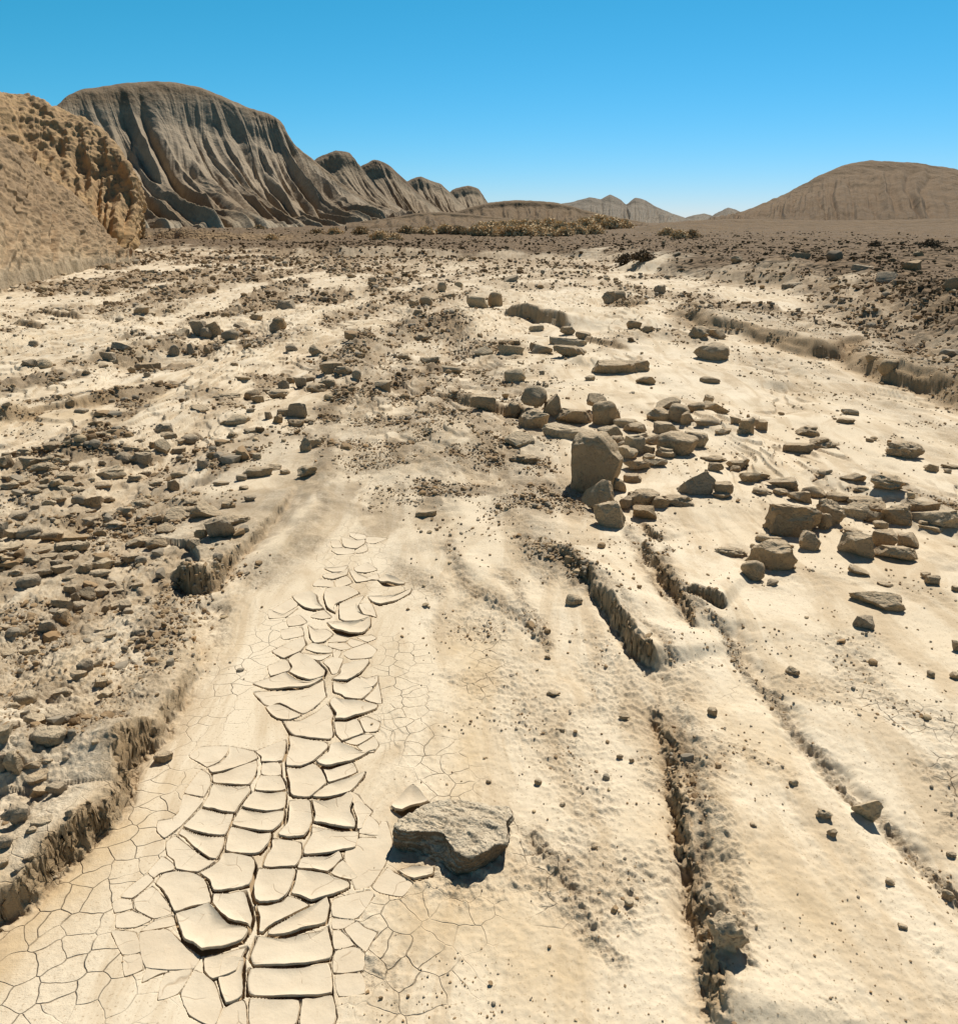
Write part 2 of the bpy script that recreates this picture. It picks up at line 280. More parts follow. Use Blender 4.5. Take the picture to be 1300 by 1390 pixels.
# ------------------------------------------------------------------ mud plates: strip -> list of (lift cm, points); windows map local 6.5x or 3.86x tracing to the frame
WIN = {1: (360, 720, 6.5), 2: (330, 850, 6.5), 3: (330, 990, 6.5), 4: (330, 1150, 6.5), 5: (150, 1000, 6.5), 6: (150, 1150, 6.5), 7: (300, 950, 3.861)}
PLATES = [
('at the far tip of the cracked mud', 1, [
 (.5,[(745,20),(880,40),(890,75),(810,85),(745,50)]), (.8,[(670,60),(810,90),(880,80),(875,120),(800,165),(690,145)]), (.6,[(575,90),(650,90),(685,150),(590,155)]),
 (.6,[(590,160),(690,155),(790,170),(780,205),(640,215),(580,180)]), (.4,[(895,60),(1080,70),(960,120),(890,110)]), (.6,[(800,200),(890,125),(905,175),(860,200)]),
 (.9,[(520,340),(620,330),(730,315),(690,365),(600,375)]), (1.0,[(500,400),(560,380),(690,372),(735,340),(720,395),(600,438),(520,425)]), (.5,[(470,430),(600,450),(600,505),(500,500),(410,490)]),
 (.8,[(615,450),(720,405),(770,460),(700,500),(620,510)]), (1.0,[(740,365),(790,360),(840,395),(870,410),(940,440),(800,465)]), (.9,[(780,335),(900,290),(990,350),(880,380),(800,370)])]),
('around the deep hollow', 1, [
 (2.6,[(990,445),(1060,400),(1230,460),(1220,485),(1130,492),(1040,482)]), (.8,[(885,425),(990,385),(1010,440),(940,440)]),
 (1.2,[(540,515),(740,500),(830,560),(660,640),(610,680),(620,740),(540,700),(510,590)]), (1.2,[(650,655),(760,615),(880,580),(810,645),(850,735),(925,768),(860,810),(700,810),(650,780)]),
 (1.6,[(905,590),(1130,580),(1290,520),(1270,570),(1130,640),(1010,665),(940,640)]), (.7,[(820,655),(940,650),(985,770),(930,758),(860,740)]),
 (2.4,[(540,822),(640,812),(780,820),(925,775),(930,850),(860,920),(740,935),(620,900)]), (1.6,[(235,590),(390,540),(455,580),(470,640),(520,700),(420,715),(330,690)]),
 (.6,[(60,705),(225,605),(290,665),(170,745),(110,735)]), (.4,[(25,700),(150,752),(260,700),(295,685),(180,770),(30,780)]), (.6,[(190,785),(300,750),(370,810),(320,840),(200,850)]),
 (.8,[(420,750),(530,712),(590,770),(500,790),(400,772)]), (.8,[(375,840),(440,880),(540,880),(600,920),(520,990),(430,1000),(390,950)])]),
('in the tiny cluster below the hollow', 2, [
 (.3,[(750,130),(810,80),(940,110),(900,140),(750,145)]), (.3,[(745,157),(900,150),(960,195),(860,215),(760,187)]), (.3,[(790,202),(870,230),(820,310),(790,262)]),
 (.3,[(950,112),(1080,150),(970,190),(915,150)]), (.3,[(1000,100),(1130,80),(1180,110),(1095,145)]), (.2,[(880,230),(1090,155),(1180,210),(1130,280),(950,295),(900,270)])]),
('left of the upper crack', 2, [
 (.5,[(330,40),(520,10),(540,85),(350,125)]), (1.0,[(250,230),(320,190),(525,100),(560,160),(500,230),(370,292),(330,285)]), (.7,[(215,358),(380,302),(420,360),(400,402),(240,452)]),
 (1.6,[(80,515),(240,462),(375,418),(470,478),(570,502),(715,462),(600,535),(480,560),(230,568)]), (1.4,[(390,300),(500,240),(665,320),(740,400),(715,452),(590,494),(480,462),(402,410),(425,365)]),
 (.9,[(545,205),(605,150),(785,195),(780,240),(650,244)]), (.6,[(512,242),(640,255),(775,255),(680,312),(600,290)]),
 (.6,[(80,590),(200,578),(480,570),(600,545),(712,480),(722,540),(738,620),(620,735),(520,780),(320,688),(240,712),(180,700),(130,650)]), (1.0,[(190,718),(320,698),(515,788),(410,838),(300,830),(250,800)])]),
('right of the upper crack', 2, [
 (.5,[(700,325),(780,275),(885,290),(865,345),(835,420),(780,430),(745,370)]), (1.4,[(875,345),(1100,295),(1110,330),(1030,430),(920,492),(780,478),(845,430)]),
 (1.0,[(790,495),(900,512),(1010,455),(1148,545),(1050,648),(900,642),(860,610),(790,588)]), (.8,[(1025,450),(1090,465),(1190,440),(1190,490),(1150,538),(1060,553)]), (.6,[(1065,652),(1155,560),(1195,495),(1228,680),(1180,690)]),
 (1.8,[(800,632),(870,652),(1040,668),(1185,698),(1170,740),(1020,798),(910,842),(805,835),(815,785),(755,682)]), (.9,[(345,842),(500,838),(640,768),(738,695),(800,780),(782,840),(798,960),(760,1008),(560,993),(410,958)]),
 (1.1,[(800,852),(910,850),(1010,825),(1068,945),(960,998),(870,1023),(815,960)]), (.7,[(1022,820),(1090,800),(1210,850),(1190,925),(1150,940),(1070,935)])]),
('right of the long middle crack', 3, [
 (.7,[(885,115),(1060,48),(1158,52),(1040,132),(990,145)]), (.6,[(1005,152),(1160,75),(1200,140),(1150,210),(1050,198)]),
 (1.0,[(400,62),(560,92),(735,122),(748,170),(620,293),(500,342),(372,328),(372,240),(400,150)]), (1.8,[(765,142),(850,122),(960,165),(1060,205),(1150,185),(970,288),(780,347),(692,342),(635,295),(740,212)]),
 (1.1,[(375,348),(500,354),(618,308),(698,362),(735,480),(588,612),(440,608),(405,580),(395,500),(380,420)]), (1.0,[(702,354),(780,358),(968,298),(1008,380),(900,438),(752,480),(722,410)]),
 (1.5,[(604,610),(702,520),(752,490),(900,450),(1080,378),(1060,440),(950,558),(840,608),(720,626)]), (1.3,[(405,638),(588,634),(606,720),(616,800),(588,900),(540,963),(400,973),(294,945),(370,840),(392,720)]),
 (1.6,[(604,634),(730,642),(860,608),(928,565),(985,605),(950,710),(995,820),(988,893),(850,888),(720,858),(614,830),(627,760)]), (.8,[(965,690),(1000,612),(1145,725),(1080,810),(1055,880),(1002,888),(1002,800)]),
 (1.3,[(614,872),(850,908),(1018,908),(998,1050),(870,1082),(770,1112),(532,1118),(534,1040),(594,940)])]),
('in the lowest strip right of the crack', 4, [
 (.8,[(165,172),(250,192),(458,178),(515,85),(515,-30),(400,-60),(250,-72),(240,10),(190,75)]), (1.2,[(135,190),(250,202),(455,194),(467,230),(428,350),(388,430),(318,485),(200,508),(92,500),(64,380),(100,250)]),
 (1.5,[(478,208),(600,218),(750,244),(938,312),(935,370),(800,438),(600,498),(500,448),(414,418),(448,320)]), (1.2,[(527,92),(770,87),(848,38),(880,105),(748,228),(600,210),(482,198),(474,170)]), (.9,[(765,230),(882,118),(1018,260),(950,298),(850,278)]),
 (1.0,[(100,518),(220,514),(340,488),(400,438),(520,472),(588,522),(400,616),(230,718),(180,768),(122,768),(122,640)]), (1.8,[(240,725),(400,634),(600,530),(743,442),(772,520),(738,680),(600,728),(420,788),(320,798),(200,790)]),
 (1.3,[(112,793),(300,808),(420,803),(680,744),(748,704),(768,780),(797,900),(768,1000),(500,1060),(100,1060),(44,980)]), (1.3,[(44,1075),(480,1078),(765,1030),(790,1300),(500,1340),(30,1320)])]),
('just left of the long middle crack', 3, [
 (.9,[(112,200),(378,98),(388,180),(350,290),(160,298),(155,250)]), (.7,[(167,308),(335,302),(345,408),(240,420),(157,402)]), (1.0,[(150,415),(340,418),(383,480),(388,542),(240,563),(97,543)]),
 (1.1,[(84,556),(240,573),(388,556),(378,700),(200,740),(-16,694)]), (1.1,[(-20,706),(150,748),(370,718),(363,820),(268,908),(140,912),(-96,854),(-68,768)]),
 (1.1,[(-102,866),(140,924),(262,920),(240,1015),(155,1108),(0,1116),(-158,1084),(-148,965)])]),
('in the lowest strip left of the crack', 6, [
 (1.2,[(1003,52),(1250,92),(1290,180),(1238,348),(1020,398),(902,402),(862,300),(784,235),(942,140)]), (1.4,[(908,417),(1050,414),(1196,388),(1255,540),(1272,640),(1245,738),(1190,692),(1050,668),(962,588),(893,500)]),
 (2.4,[(564,602),(720,554),(878,514),(958,600),(1048,684),(1180,705),(1238,745),(1168,848),(980,928),(805,960),(724,900),(644,850),(584,690)]),
 (1.0,[(820,985),(1000,945),(1200,880),(1215,900),(1120,1100),(900,1180),(820,1100)])]),
('in the second strip left of the crack', 5, [
 (.5,[(685,180),(800,95),(1048,88),(1018,170),(958,233),(850,278),(780,238)]), (1.0,[(1065,98),(1268,135),(1298,200),(1100,288),(1000,318),(892,332),(853,285),(962,240),(1032,170)]),
 (.9,[(898,342),(1010,320),(1288,218),(1285,340),(1225,430),(1100,438),(1000,428),(900,410)]), (1.1,[(898,424),(1000,444),(1100,452),(1225,442),(1235,490),(1146,610),(1098,678),(1000,678),(900,653),(803,630),(853,540)]),
 (1.0,[(794,642),(900,667),(1000,692),(1090,688),(1056,790),(1012,878),(860,878),(740,848),(635,800),(722,712)]), (.9,[(594,862),(632,815),(740,862),(860,892),(1006,892),(990,990),(940,1083),(870,1083),(740,993),(654,900)]),
 (.4,[(644,500),(720,385),(800,295),(878,342),(883,430),(828,538),(760,533)]), (.4,[(640,512),(826,550),(788,620),(630,790),(560,848),(470,908),(402,840),(412,752),(540,722),(622,640)])]),
('in the thin lower left fringe', 6, [
 (.6,[(492,72),(484,-40),(575,-98),(730,22),(868,115),(926,132),(768,230),(578,203),(552,120)]), (.9,[(394,330),(452,240),(570,214),(740,232),(828,282),(858,340),(892,460),(868,506),(720,538),(562,586),(502,460),(442,370)]),
 (.4,[(324,225),(442,92),(480,92),(558,150),(563,203),(440,238),(380,278)]), (.3,[(84,445),(162,352),(320,242),(386,288),(300,378),(190,458)]), (.4,[(204,460),(370,348),(488,460),(548,588),(380,638),(222,560)]),
 (.3,[(9,500),(82,457),(188,467),(198,548),(34,588)]), (.3,[(44,600),(200,562),(370,642),(222,716),(44,718)]), (.3,[(254,750),(382,652),(550,607),(578,690),(500,712)]),
 (.5,[(244,762),(500,727),(600,812),(718,932),(798,975),(720,1090),(300,1075)]), (.3,[(0,760),(42,732),(230,757),(268,930),(100,955)]), (.3,[(100,970),(268,942),(290,1080),(120,1150)])]),
('around the dark-sided foreground rock', 7, [
 (3.0,[(885,565),(1005,455),(1090,540),(950,610)]), (2.0,[(922,905),(1000,880),(1115,880),(1110,930),(1010,960)]), (.5,[(788,985),(870,883),(918,912),(1008,967),(950,1042),(830,1018)]),
 (.3,[(718,700),(770,604),(828,650),(832,712)]), (.3,[(838,720),(835,640),(870,640),(900,742),(862,868),(785,980),(700,1000),(640,810),(720,725)]), (.3,[(640,470),(720,500),(775,590),(720,680),(700,560)])]),
('at the very bottom of the cracked mud', 4, [
 (1.2,[(-180,985),(20,960),(20,1080),(10,1330),(-160,1400),(-230,1180)]), (1.0,[(50,1350),(280,1350),(500,1352),(480,1560),(300,1700),(60,1650)]), (1.0,[(512,1350),(640,1335),(792,1312),(830,1500),(760,1680),(500,1650)]),
 (.6,[(-420,1090),(-250,1190),(-180,1410),(-260,1600),(-480,1500),(-560,1300)]), (.6,[(-170,1420),(0,1345),(30,1400),(40,1640),(-60,1760),(-240,1610)]), (.3,[(806,1140),(1050,1115),(1080,1300),(840,1330)]), (.3,[(-700,1120),(-440,1080),(-570,1300),(-760,1360)]),
 (.3,[(-820,960),(-690,880),(-660,1100),(-720,1120),(-900,1200)])]),
('in the lower right fringe', 4, [
 (.4,[(792,462),(1112,384),(1160,432),(1010,640),(784,620)]), (.3,[(784,742),(870,742),(988,872),(802,912)]), (.3,[(782,632),(1000,655),(884,728),(782,730)]), (.3,[(886,732),(1000,660),(1078,714),(1186,762),(1140,850),(1085,938),(992,868)]), (.4,[(806,925),(985,880),(1080,945),(1060,1100),(790,1120)])]),
]
# ------------------------------------------------------------------ height of the ground
def poly_w(pts): return np.array([gp(u, max(v, 303.5)) for u, v in pts])
def near_seg(X, Y, W):                              # distance, signed side, running parameter
    best = np.full(X.shape, 1e9); sd = np.zeros(X.shape); par = np.zeros(X.shape); pc = np.zeros(X.shape)
    for i in range(len(W) - 1):
        ax, ay = W[i]; bx, by = W[i + 1]; dx, dy = bx - ax, by - ay; l2 = dx * dx + dy * dy + 1e-12
        t = np.clip(((X - ax) * dx + (Y - ay) * dy) / l2, 0, 1)
        ex, ey = X - ax - t * dx, Y - ay - t * dy; d = np.sqrt(ex * ex + ey * ey)
        c = (dx * ey - dy * ex) / math.sqrt(l2); s = np.sign(c)
        tie = np.abs(d - best) < 1e-7 * (1 + best); m = ((d < best) & ~tie) | (tie & (np.abs(c) > pc))
        best = np.where(m, d, best); sd = np.where(m, s, sd); par = np.where(m, i + t, par); pc = np.where(m, np.abs(c), pc)
    return best, sd, par
SW = [(poly_w(p), h, s, W, e, r) for p, h, s, W, e, r in SCARPS]
GW = [(poly_w(p), -d, w) for p, d, w in GULLIES] + [(poly_w(p), d, w) for p, d, w in BERMS]
PLW = []                                            # plate outlines on the ground
for pname, w, lst in PLATES:
    ox, oy, sc_ = WIN[w]
    PLW.append((pname, [(lift, np.array([gp(ox + x / sc_, oy + y / sc_) for x, y in pts])) for lift, pts in lst]))
STRIP = [([(400,690),(440,740),(470,760),(450,830),(420,900),(400,1000),(380,1120),(330,1240),(300,1420)], 150)]
def band_px(U, V, bands, grow=1.0):
    out = np.zeros(U.shape)
    for pts, hw, st in bands:
        P = np.array(pts, float); r = hw * 2.6 * grow
        m = (U > P[:, 0].min() - r) & (U < P[:, 0].max() + r) & (V > P[:, 1].min() - r) & (V < P[:, 1].max() + r)
        if not m.any(): continue
        u, v = U[m], V[m]
        d, _, _ = near_seg(u, v, P)
        out[m] = np.maximum(out[m], st * np.exp(-(d / hw) ** 2 * .8))
    return out
def masks(X, Y):
    ok = Y > .25
    U, V = topx(X, np.where(ok, Y, 1.)); U = np.where(ok, U, -9999); V = np.where(ok, V, 5000)
    jit = fbm(X * 3.1, Y * 3.1, 4, 3) * 14; jit2 = fbm(X * 3.1 + 40, Y * 3.1, 4, 9) * 7
    sc = np.clip((V - 300) / 300, .06, 1.2)
    U2, V2 = U + jit * sc, V + jit2 * sc
    cr = band_px(U2, V2, CRUMB); di = band_px(U2, V2, DIRTB); stn = band_px(U2, V2, STAIN); ck = band_px(U2, V2, CRACKED)
    # wide areas with broken patches of rubble soil
    left = sst(470, 300, U2) * sst(560, 480, V2) * sst(0, 1, 1) * .0
    streak = fbm(X * .55 - Y * .12, Y * .45 - X * .1, 5, 21)
    lw = sst(330, 345, V) * sst(440, 400, V) * sst(760, 480, U)
    di = np.maximum(di, lw * sst(-.22, .02, streak) * .9)
    rw = sst(400, 385, V) * sst(470, 620, U) * sst(332, 345, V)
    di = np.maximum(di, rw * sst(.08, .3, streak) * .6)
    mid = sst(440, 460, V) * sst(740, 600, V) * sst(480, 300, U)
    s2 = fbm(X * 1.6 - Y * .5, Y * .9, 5, 31)
    di = np.maximum(di, mid * sst(.04, .35, s2) * .68); cr = np.maximum(cr, mid * sst(-.1, .4, s2) * .75)
    ll = sst(620, 700, V) * sst(300, 180, U + (V - 900) * .35)
    cr = np.maximum(cr, ll * (.35 + .4 * sst(-.3, .3, s2))); di = np.maximum(di, ll * sst(.1, .5, fbm(X * 5, Y * 5, 4, 8)) * .35)
    d1, s1, _ = near_seg(X, Y, SW[0][0]); hi1 = np.where(Y < 3.2, sst(-.01, .03, d1 * s1), 1.0)
    low = (V > 880) & (U < 420); cr = np.where(low, np.minimum(cr, .12 + cr * hi1), cr); di = np.where(low, di * hi1, di)
    cen = sst(440, 500, V) * sst(760, 660, V) * sst(420, 500, U) * sst(800, 680, U)
    cr = np.maximum(cr, cen * sst(-.35, .1, fbm(X * 3, Y * 2, 4, 17)) * .9); di = np.maximum(di, cen * sst(.15, .4, fbm(X * 4, Y * 3, 4, 18)) * .45)
    sw_ = sst(-.02, -.30, fbm(X * .75 + .35 * Y * (X < 0) * .15, Y * .16, 4, 131)) * sst(345, 365, V) * sst(1000, 780, V) * sst(640, 420, U)
    di = di * (1 - .92 * sw_); cr = cr * (1 - .7 * sw_)
    base = .04 + .30 * sst(.1, .55, fbm(X * 2.3, Y * 2.3, 5, 14)) * sst(420, 450, V)
    cr = np.maximum(cr, base * np.where(low, hi1, 1.0))
    far = sst(33, 42, np.hypot(X * .4, Y) + fbm(X * .2, Y * .2, 3, 2) * 3)
    d, s, p = near_seg(X, Y, SW[-1][0]); s = np.where(d > 1e8, 0, s)
    pl = sst(-.8, 1.2, s * d + fbm(X * .5, Y * .5, 4, 5) * 1.2)
    return cr, di, stn, ck, pl, U, V
def in_poly(X, Y, P):
    c = np.zeros(X.shape, bool); n = len(P)
    for i in range(n):
        x1, y1 = P[i]; x2, y2 = P[i - 1]
        k = ((y1 > Y) != (y2 > Y)) & (X < (x2 - x1) * (Y - y1) / (y2 - y1 + 1e-15) + x1); c ^= k
    return c
def strip_d(U, V):
    a, _, _ = near_seg(U, V, np.array(STRIP[0][0], float)); b, _, _ = near_seg(U, V, np.array([(300,1010),(190,1120),(70,1260),(-60,1420)], float)); return np.minimum(a, b * 1.1)
def hi1_(X, Y):
    d1, s1, _ = near_seg(X, Y, SW[0][0]); return np.where(Y < 3.2, sst(-.01, .03, d1 * s1), 1.0)
def height(X, Y, detail=True):
    X = np.asarray(X, float); Y = np.asarray(Y, float); cr, di, stn, ck, pl, U, V = masks(X, Y)
    R = np.hypot(X, Y); bk = np.zeros(X.shape)
    ds = strip_d(U, V); calm = sst(70, 200, ds)
    H = fbm(X * .9, Y * .9, 3, 1) * .024 * (.1 + .9 * calm) * sst(.8, 3, R) + fbm(X * .12, Y * .12, 3, 4) * .09 * sst(6, 14, R) + fbm(X * .02, Y * .02, 3, 6) * .5 * sst(60, 120, R)
    H = H + fbm(X * 2.2 - Y * .5, Y * .7, 3, 71) * .010 * calm * sst(2, 5, R)
    # dried crust: low ragged ledges drawn out along the flow
    def ledge(q, edge):
        fl = np.floor(q); fr = q - fl; return fl + sst(1 - edge, 1, fr), np.exp(-((fr - 1 + edge * .5) / edge) ** 2)
    wx = X + .5 * fbm(X * .5, Y * .25, 2, 111); clean = sst(560, 690, U + .3 * (V - 700)) * sst(380, 450, V) * sst(-.25, .15, fbm(X * .8, Y * .5, 2, 115) + .12)
    fa, ea = ledge(fbm(wx * .9, Y * .30, 5, 112, .55) * 5, .16); ma = sst(3.6, 6, R) * sst(26, 14, R) * calm * (1 - clean)
    fb, eb = ledge(fbm(wx * 2.6, Y * 1.1, 5, 113, .58) * 4, .14); mb = sst(1.7, 2.4, R) * sst(8, 5, R) * calm * (1 - sst(470, 620, U)) * np.where((V > 900) & (U < 420), hi1_(X, Y), 1)
    H = H + .022 * fa * ma + .008 * fb * mb
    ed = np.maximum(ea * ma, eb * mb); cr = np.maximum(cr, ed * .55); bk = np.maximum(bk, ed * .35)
    for (W, h, s, Wd, e, rag), kk in zip(SW, range(99)):
        pad = min(Wd * 4, 1e6) + .5
        m = (X > W[:, 0].min() - pad) & (X < W[:, 0].max() + pad) & (Y > W[:, 1].min() - pad) & (Y < W[:, 1].max() + pad)
        if not m.any(): continue
        x, y = X[m], Y[m]; d, sd, par = near_seg(x, y, W)
        f = 1 / max(rag * 6, .03)
        d = d * sd * s + fbm(x * f, y * f, 4, 12) * rag * .8
        hh = np.interp(par, np.arange(len(h)), h)
        end = np.minimum(par, len(h) - 1 - par)
        if Wd < 500: hh = hh * sst(0, .45, end)
        hh = hh * (1 + .35 * pn(x * f * .6, y * f * .6, 19))
        # a small lip eroded at the foot, high ground sloping away behind
        wall = 0
        for q, wq in ((0, .34), (1, .26), (2, .22), (3, .18)):            # ledges, each with its own ragged edge
            nq = fbm(x * f * (.9 if rag > .08 else 1.6) + 7 * q, y * f * (.9 if rag > .08 else 1.6), 2 if rag > .08 else 3, 80 + q, .5) * rag * .75
            wall = wall + wq * sst(-e * .7, e * .7, d - (q - 1.2) * e * .8 + nq)
        H[m] += hh * wall * np.exp(-np.clip(d, 0, None) / Wd) - hh * .15 * np.exp(-((d + 2.5 * e) / (3 * e)) ** 2)
        if Wd < 500:
            near = np.exp(-((d + .3 * e) / (2.2 * e + .3 * rag)) ** 2) * np.clip(hh / (np.max(h) + 1e-6) * 1.5, 0, 1)
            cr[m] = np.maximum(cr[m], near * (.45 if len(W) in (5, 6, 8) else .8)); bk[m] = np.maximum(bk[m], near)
    for W, h, w in GW:
        pad = w * 3
        m = (X > W[:, 0].min() - pad) & (X < W[:, 0].max() + pad) & (Y > W[:, 1].min() - pad) & (Y < W[:, 1].max() + pad)
        if not m.any(): continue
        x, y = X[m], Y[m]; d, sd, par = near_seg(x, y, W); d = d + fbm(x / w * .5, y / w * .5, 3, 7) * w * .5
        H[m] += h * np.exp(-(d / w) ** 2) * sst(-.02, .6, np.minimum(par, len(W) - 1 - par) + .02)
    if detail:
        # lumps scale with how coarse the ground is at that distance
        a = np.maximum(cr * calm + .4 * cr * (1 - calm), bk * .95 * (R < 5))
        w1 = sst(9, 5, R); w2 = sst(4.5, 2.6, R); n0 = fbm(X * 5, Y * 5, 2, 45)
        n1 = fbm(X * 14, Y * 14, 2, 41); n2 = fbm(X * 45, Y * 45, 2, 51); n3 = fbm(X * 90, Y * 90, 2, 91)
        H = H + a * (n0 * .013 * sst(2, 8, R) * (1 + R / 12) + w1 * n1 * .013 + w2 * (np.clip(n2, -.15, 1) * .019 + np.clip(n3, 0, 1) * .008))
        n1 = n1 * w1; n2 = n2 * w2
        H = H + di * (np.clip(fbm(X * 6, Y * 6, 4, 63), -.1, 1) * .05 * np.clip(R / 8, .35, 2))
        H = H + (.0010 * n2 + .0012 * n1) * calm
        H = H + pl * np.clip(fbm(X * 1.3, Y * 1.3, 3, 77), -.3, 1) * .10
    return H, cr, di, stn, ck, pl, U, V, bk
def build_ground():
    # rings around the viewpoint: fine where the photograph looks, coarse elsewhere
    rr = [.35]
    while rr[-1] < 6000:
        r = rr[-1]; hf = sst(.75, 1.1, r)
        dr = min((r * r + HC * HC) / HC * .00095, (.0038 if 6.5 < r < 16 else .0062 if r < 20 else .0085) * r)
        if r < 1.0: dr = .02
        if r > 160: dr = .03 * r
        rr.append(r + dr)
    rr = np.array(rr)
    a1 = np.radians(36); core = np.linspace(-a1, a1, 1300)
    side = a1 + np.cumsum(np.linspace(.0012, .05, 40)); side = side[side < math.pi * .985]
    k = int((math.pi - side[-1]) / .05); side = np.concatenate([side, np.linspace(side[-1], math.pi, max(k, 2) + 1)[1:]])
    th = np.concatenate([-side[::-1], core, side])
    R, T = np.meshgrid(rr, th, indexing='ij'); X = (R * np.sin(T)); Y = (R * np.cos(T))
    H, cr, di, stn, ck, pl, U, V, bk = height(X.ravel(), Y.ravel())
    X = X.ravel(); Y = Y.ravel()
    # bed below the lifted mud plates
    sink = np.zeros(X.shape)
    for _, lst in PLW:
        for lift, P in lst:
            c = P.mean(0); Q = c + (P - c) * (1.03 if lift > .65 else 1.0); pad = .02
            m = (X > Q[:, 0].min() - pad) & (X < Q[:, 0].max() + pad) & (Y > Q[:, 1].min() - pad) & (Y < Q[:, 1].max() + pad)
            idx = np.nonzero(m)[0]
            if len(idx):
                ii = idx[in_poly(X[idx], Y[idx], Q)]; sink[ii] = np.maximum(sink[ii], .006 + .016 * min(lift, 1.5) / 1.5); bk[ii] = 1.0  # bed takes the bank brown as painted shade in the gaps
    # bedding in the cut faces: thin beds stand out, softer ones are hollowed
    mk = np.where(sink > 0, 0, bk) * sst(14, 5, np.hypot(X, Y)); k = 1 + np.hypot(X, Y) * .12
    ox_ = fbm((X * 1.0 + Y * .6) * 22, H * 120 / k, 3, 141); oy_ = fbm((X * .7 - Y) * 22, H * 120 / k + 9, 3, 142)
    X = X + mk * .007 * k * ox_; Y = Y + mk * .009 * k * (oy_ + .5 * ox_)
    H = H - sink
    nr, nt = len(rr), len(th)
    i = np.arange(nr - 1)[:, None] * nt + np.arange(nt - 1)[None, :]
    faces = np.stack([i, i + 1, i + nt + 1, i + nt], -1).reshape(-1, 4)[:, ::-1]
    # close the circle at the centre with a small patch
    verts = np.stack([X, Y, H], 1); verts = np.vstack([verts, [[0, 0, float(H[:nt].mean())]]])
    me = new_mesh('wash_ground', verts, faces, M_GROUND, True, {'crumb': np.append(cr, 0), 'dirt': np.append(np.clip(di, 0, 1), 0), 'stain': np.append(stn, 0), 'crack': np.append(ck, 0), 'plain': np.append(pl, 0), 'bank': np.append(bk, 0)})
    print('ground', nr, nt, len(verts))
    return link('wash_ground', me, 'pale dried mud and gravel floor of the desert wash', None, None, 'structure')
def hz(x, y):
    return float(height(np.array([x]), np.array([y]), False)[0][0])
def hit(u, v):                                      # where the sight line through (u, v) meets the ground
    u = np.atleast_1d(np.asarray(u, float)); v = np.atleast_1d(np.asarray(v, float)); z = np.zeros(u.shape)
    for k in range(5):
        x, y = gp(u, v, z); z = .5 * z + .5 * height(x, y, False)[0]
    x, y = gp(u, v, z)
    return x, y, height(x, y, False)[0]
build_ground()
# ------------------------------------------------------------------ hills
def hill_material(name, low, mid, cap, gx, strata=.0, pale_base=0.0, capw=.9, hl=1.0):
    m, nt, b = mat(name, .95)
    pos = N(nt, 'ShaderNodeNewGeometry').outputs['Position']; t = attr(nt, 'rise')
    mp = N(nt, 'ShaderNodeMapping'); mp.inputs['Scale'].default_value = (gx, gx, gx); nt.links.new(pos, mp.inputs[0]); P = mp.outputs[0]
    n1 = noise(nt, P, .6, 6, .65, .4); n2 = noise(nt, P, 4, 6, .7); n3 = noise(nt, P, 20, 4, .7)
    tt = math_(nt, 'ADD', t, math_(nt, 'MULTIPLY', math_(nt, 'SUBTRACT', n1, .5), .22))
    c = mix(nt, ramp(nt, tt, [(.15, 0), (.55, 1)]), low, mid)
    c = mix(nt, ramp(nt, tt, [(capw - .04, 0), (capw + .02, 1)]), c, cap)
    if pale_base: c = mix(nt, math_(nt, 'MULTIPLY', ramp(nt, tt, [(.03, 1), (.16, 0)]), pale_base), c, (.42, .36, .26))
    if strata:
        w = N(nt, 'ShaderNodeTexWave', bands_direction='Z'); w.inputs['Scale'].default_value = 1.4; w.inputs['Distortion'].default_value = 9; w.inputs['Detail'].default_value = 4
        nt.links.new(P, w.inputs[0]); c = mix(nt, math_(nt, 'MULTIPLY', w.outputs['Fac'], strata), c, (.50, .33, .145))
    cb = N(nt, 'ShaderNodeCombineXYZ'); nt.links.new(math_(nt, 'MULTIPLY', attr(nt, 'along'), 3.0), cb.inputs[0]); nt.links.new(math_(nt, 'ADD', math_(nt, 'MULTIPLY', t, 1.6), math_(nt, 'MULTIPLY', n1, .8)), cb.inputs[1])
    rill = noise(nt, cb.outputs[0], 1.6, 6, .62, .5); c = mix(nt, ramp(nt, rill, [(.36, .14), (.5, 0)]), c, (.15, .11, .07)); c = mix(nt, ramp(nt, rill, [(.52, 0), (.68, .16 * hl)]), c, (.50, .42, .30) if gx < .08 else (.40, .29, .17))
    c = mix(nt, ramp(nt, n2, [(.35, .38), (.62, 0)]), c, (.10, .075, .05)); c = mix(nt, ramp(nt, n3, [(.5, 0), (.75, .3 * hl if gx < .1 else .08)]), c, (.45, .38, .28))
    nt.links.new(c, b.inputs['Base Color'])
    a = bump(nt, b, n2, .7, .07 / gx); bump(nt, b, n3, .6, .02 / gx, a)
    return m
def crv(ctrl, n):                                   # Catmull-Rom resampling along axis 0
    C = np.asarray(ctrl, float); k = len(C); t = np.linspace(0, k - 1, n); i = np.clip(t.astype(int), 0, k - 2); f = (t - i)
    f = f.reshape((-1,) + (1,) * (C.ndim - 1))
    p0, p1, p2, p3 = C[np.clip(i - 1, 0, k - 1)], C[i], C[i + 1], C[np.clip(i + 2, 0, k - 1)]
    return .5 * (2 * p1 + (p2 - p0) * f + (2 * p0 - 5 * p1 + 4 * p2 - p3) * f * f + (3 * p1 - p0 - 3 * p2 + p3) * f ** 3)
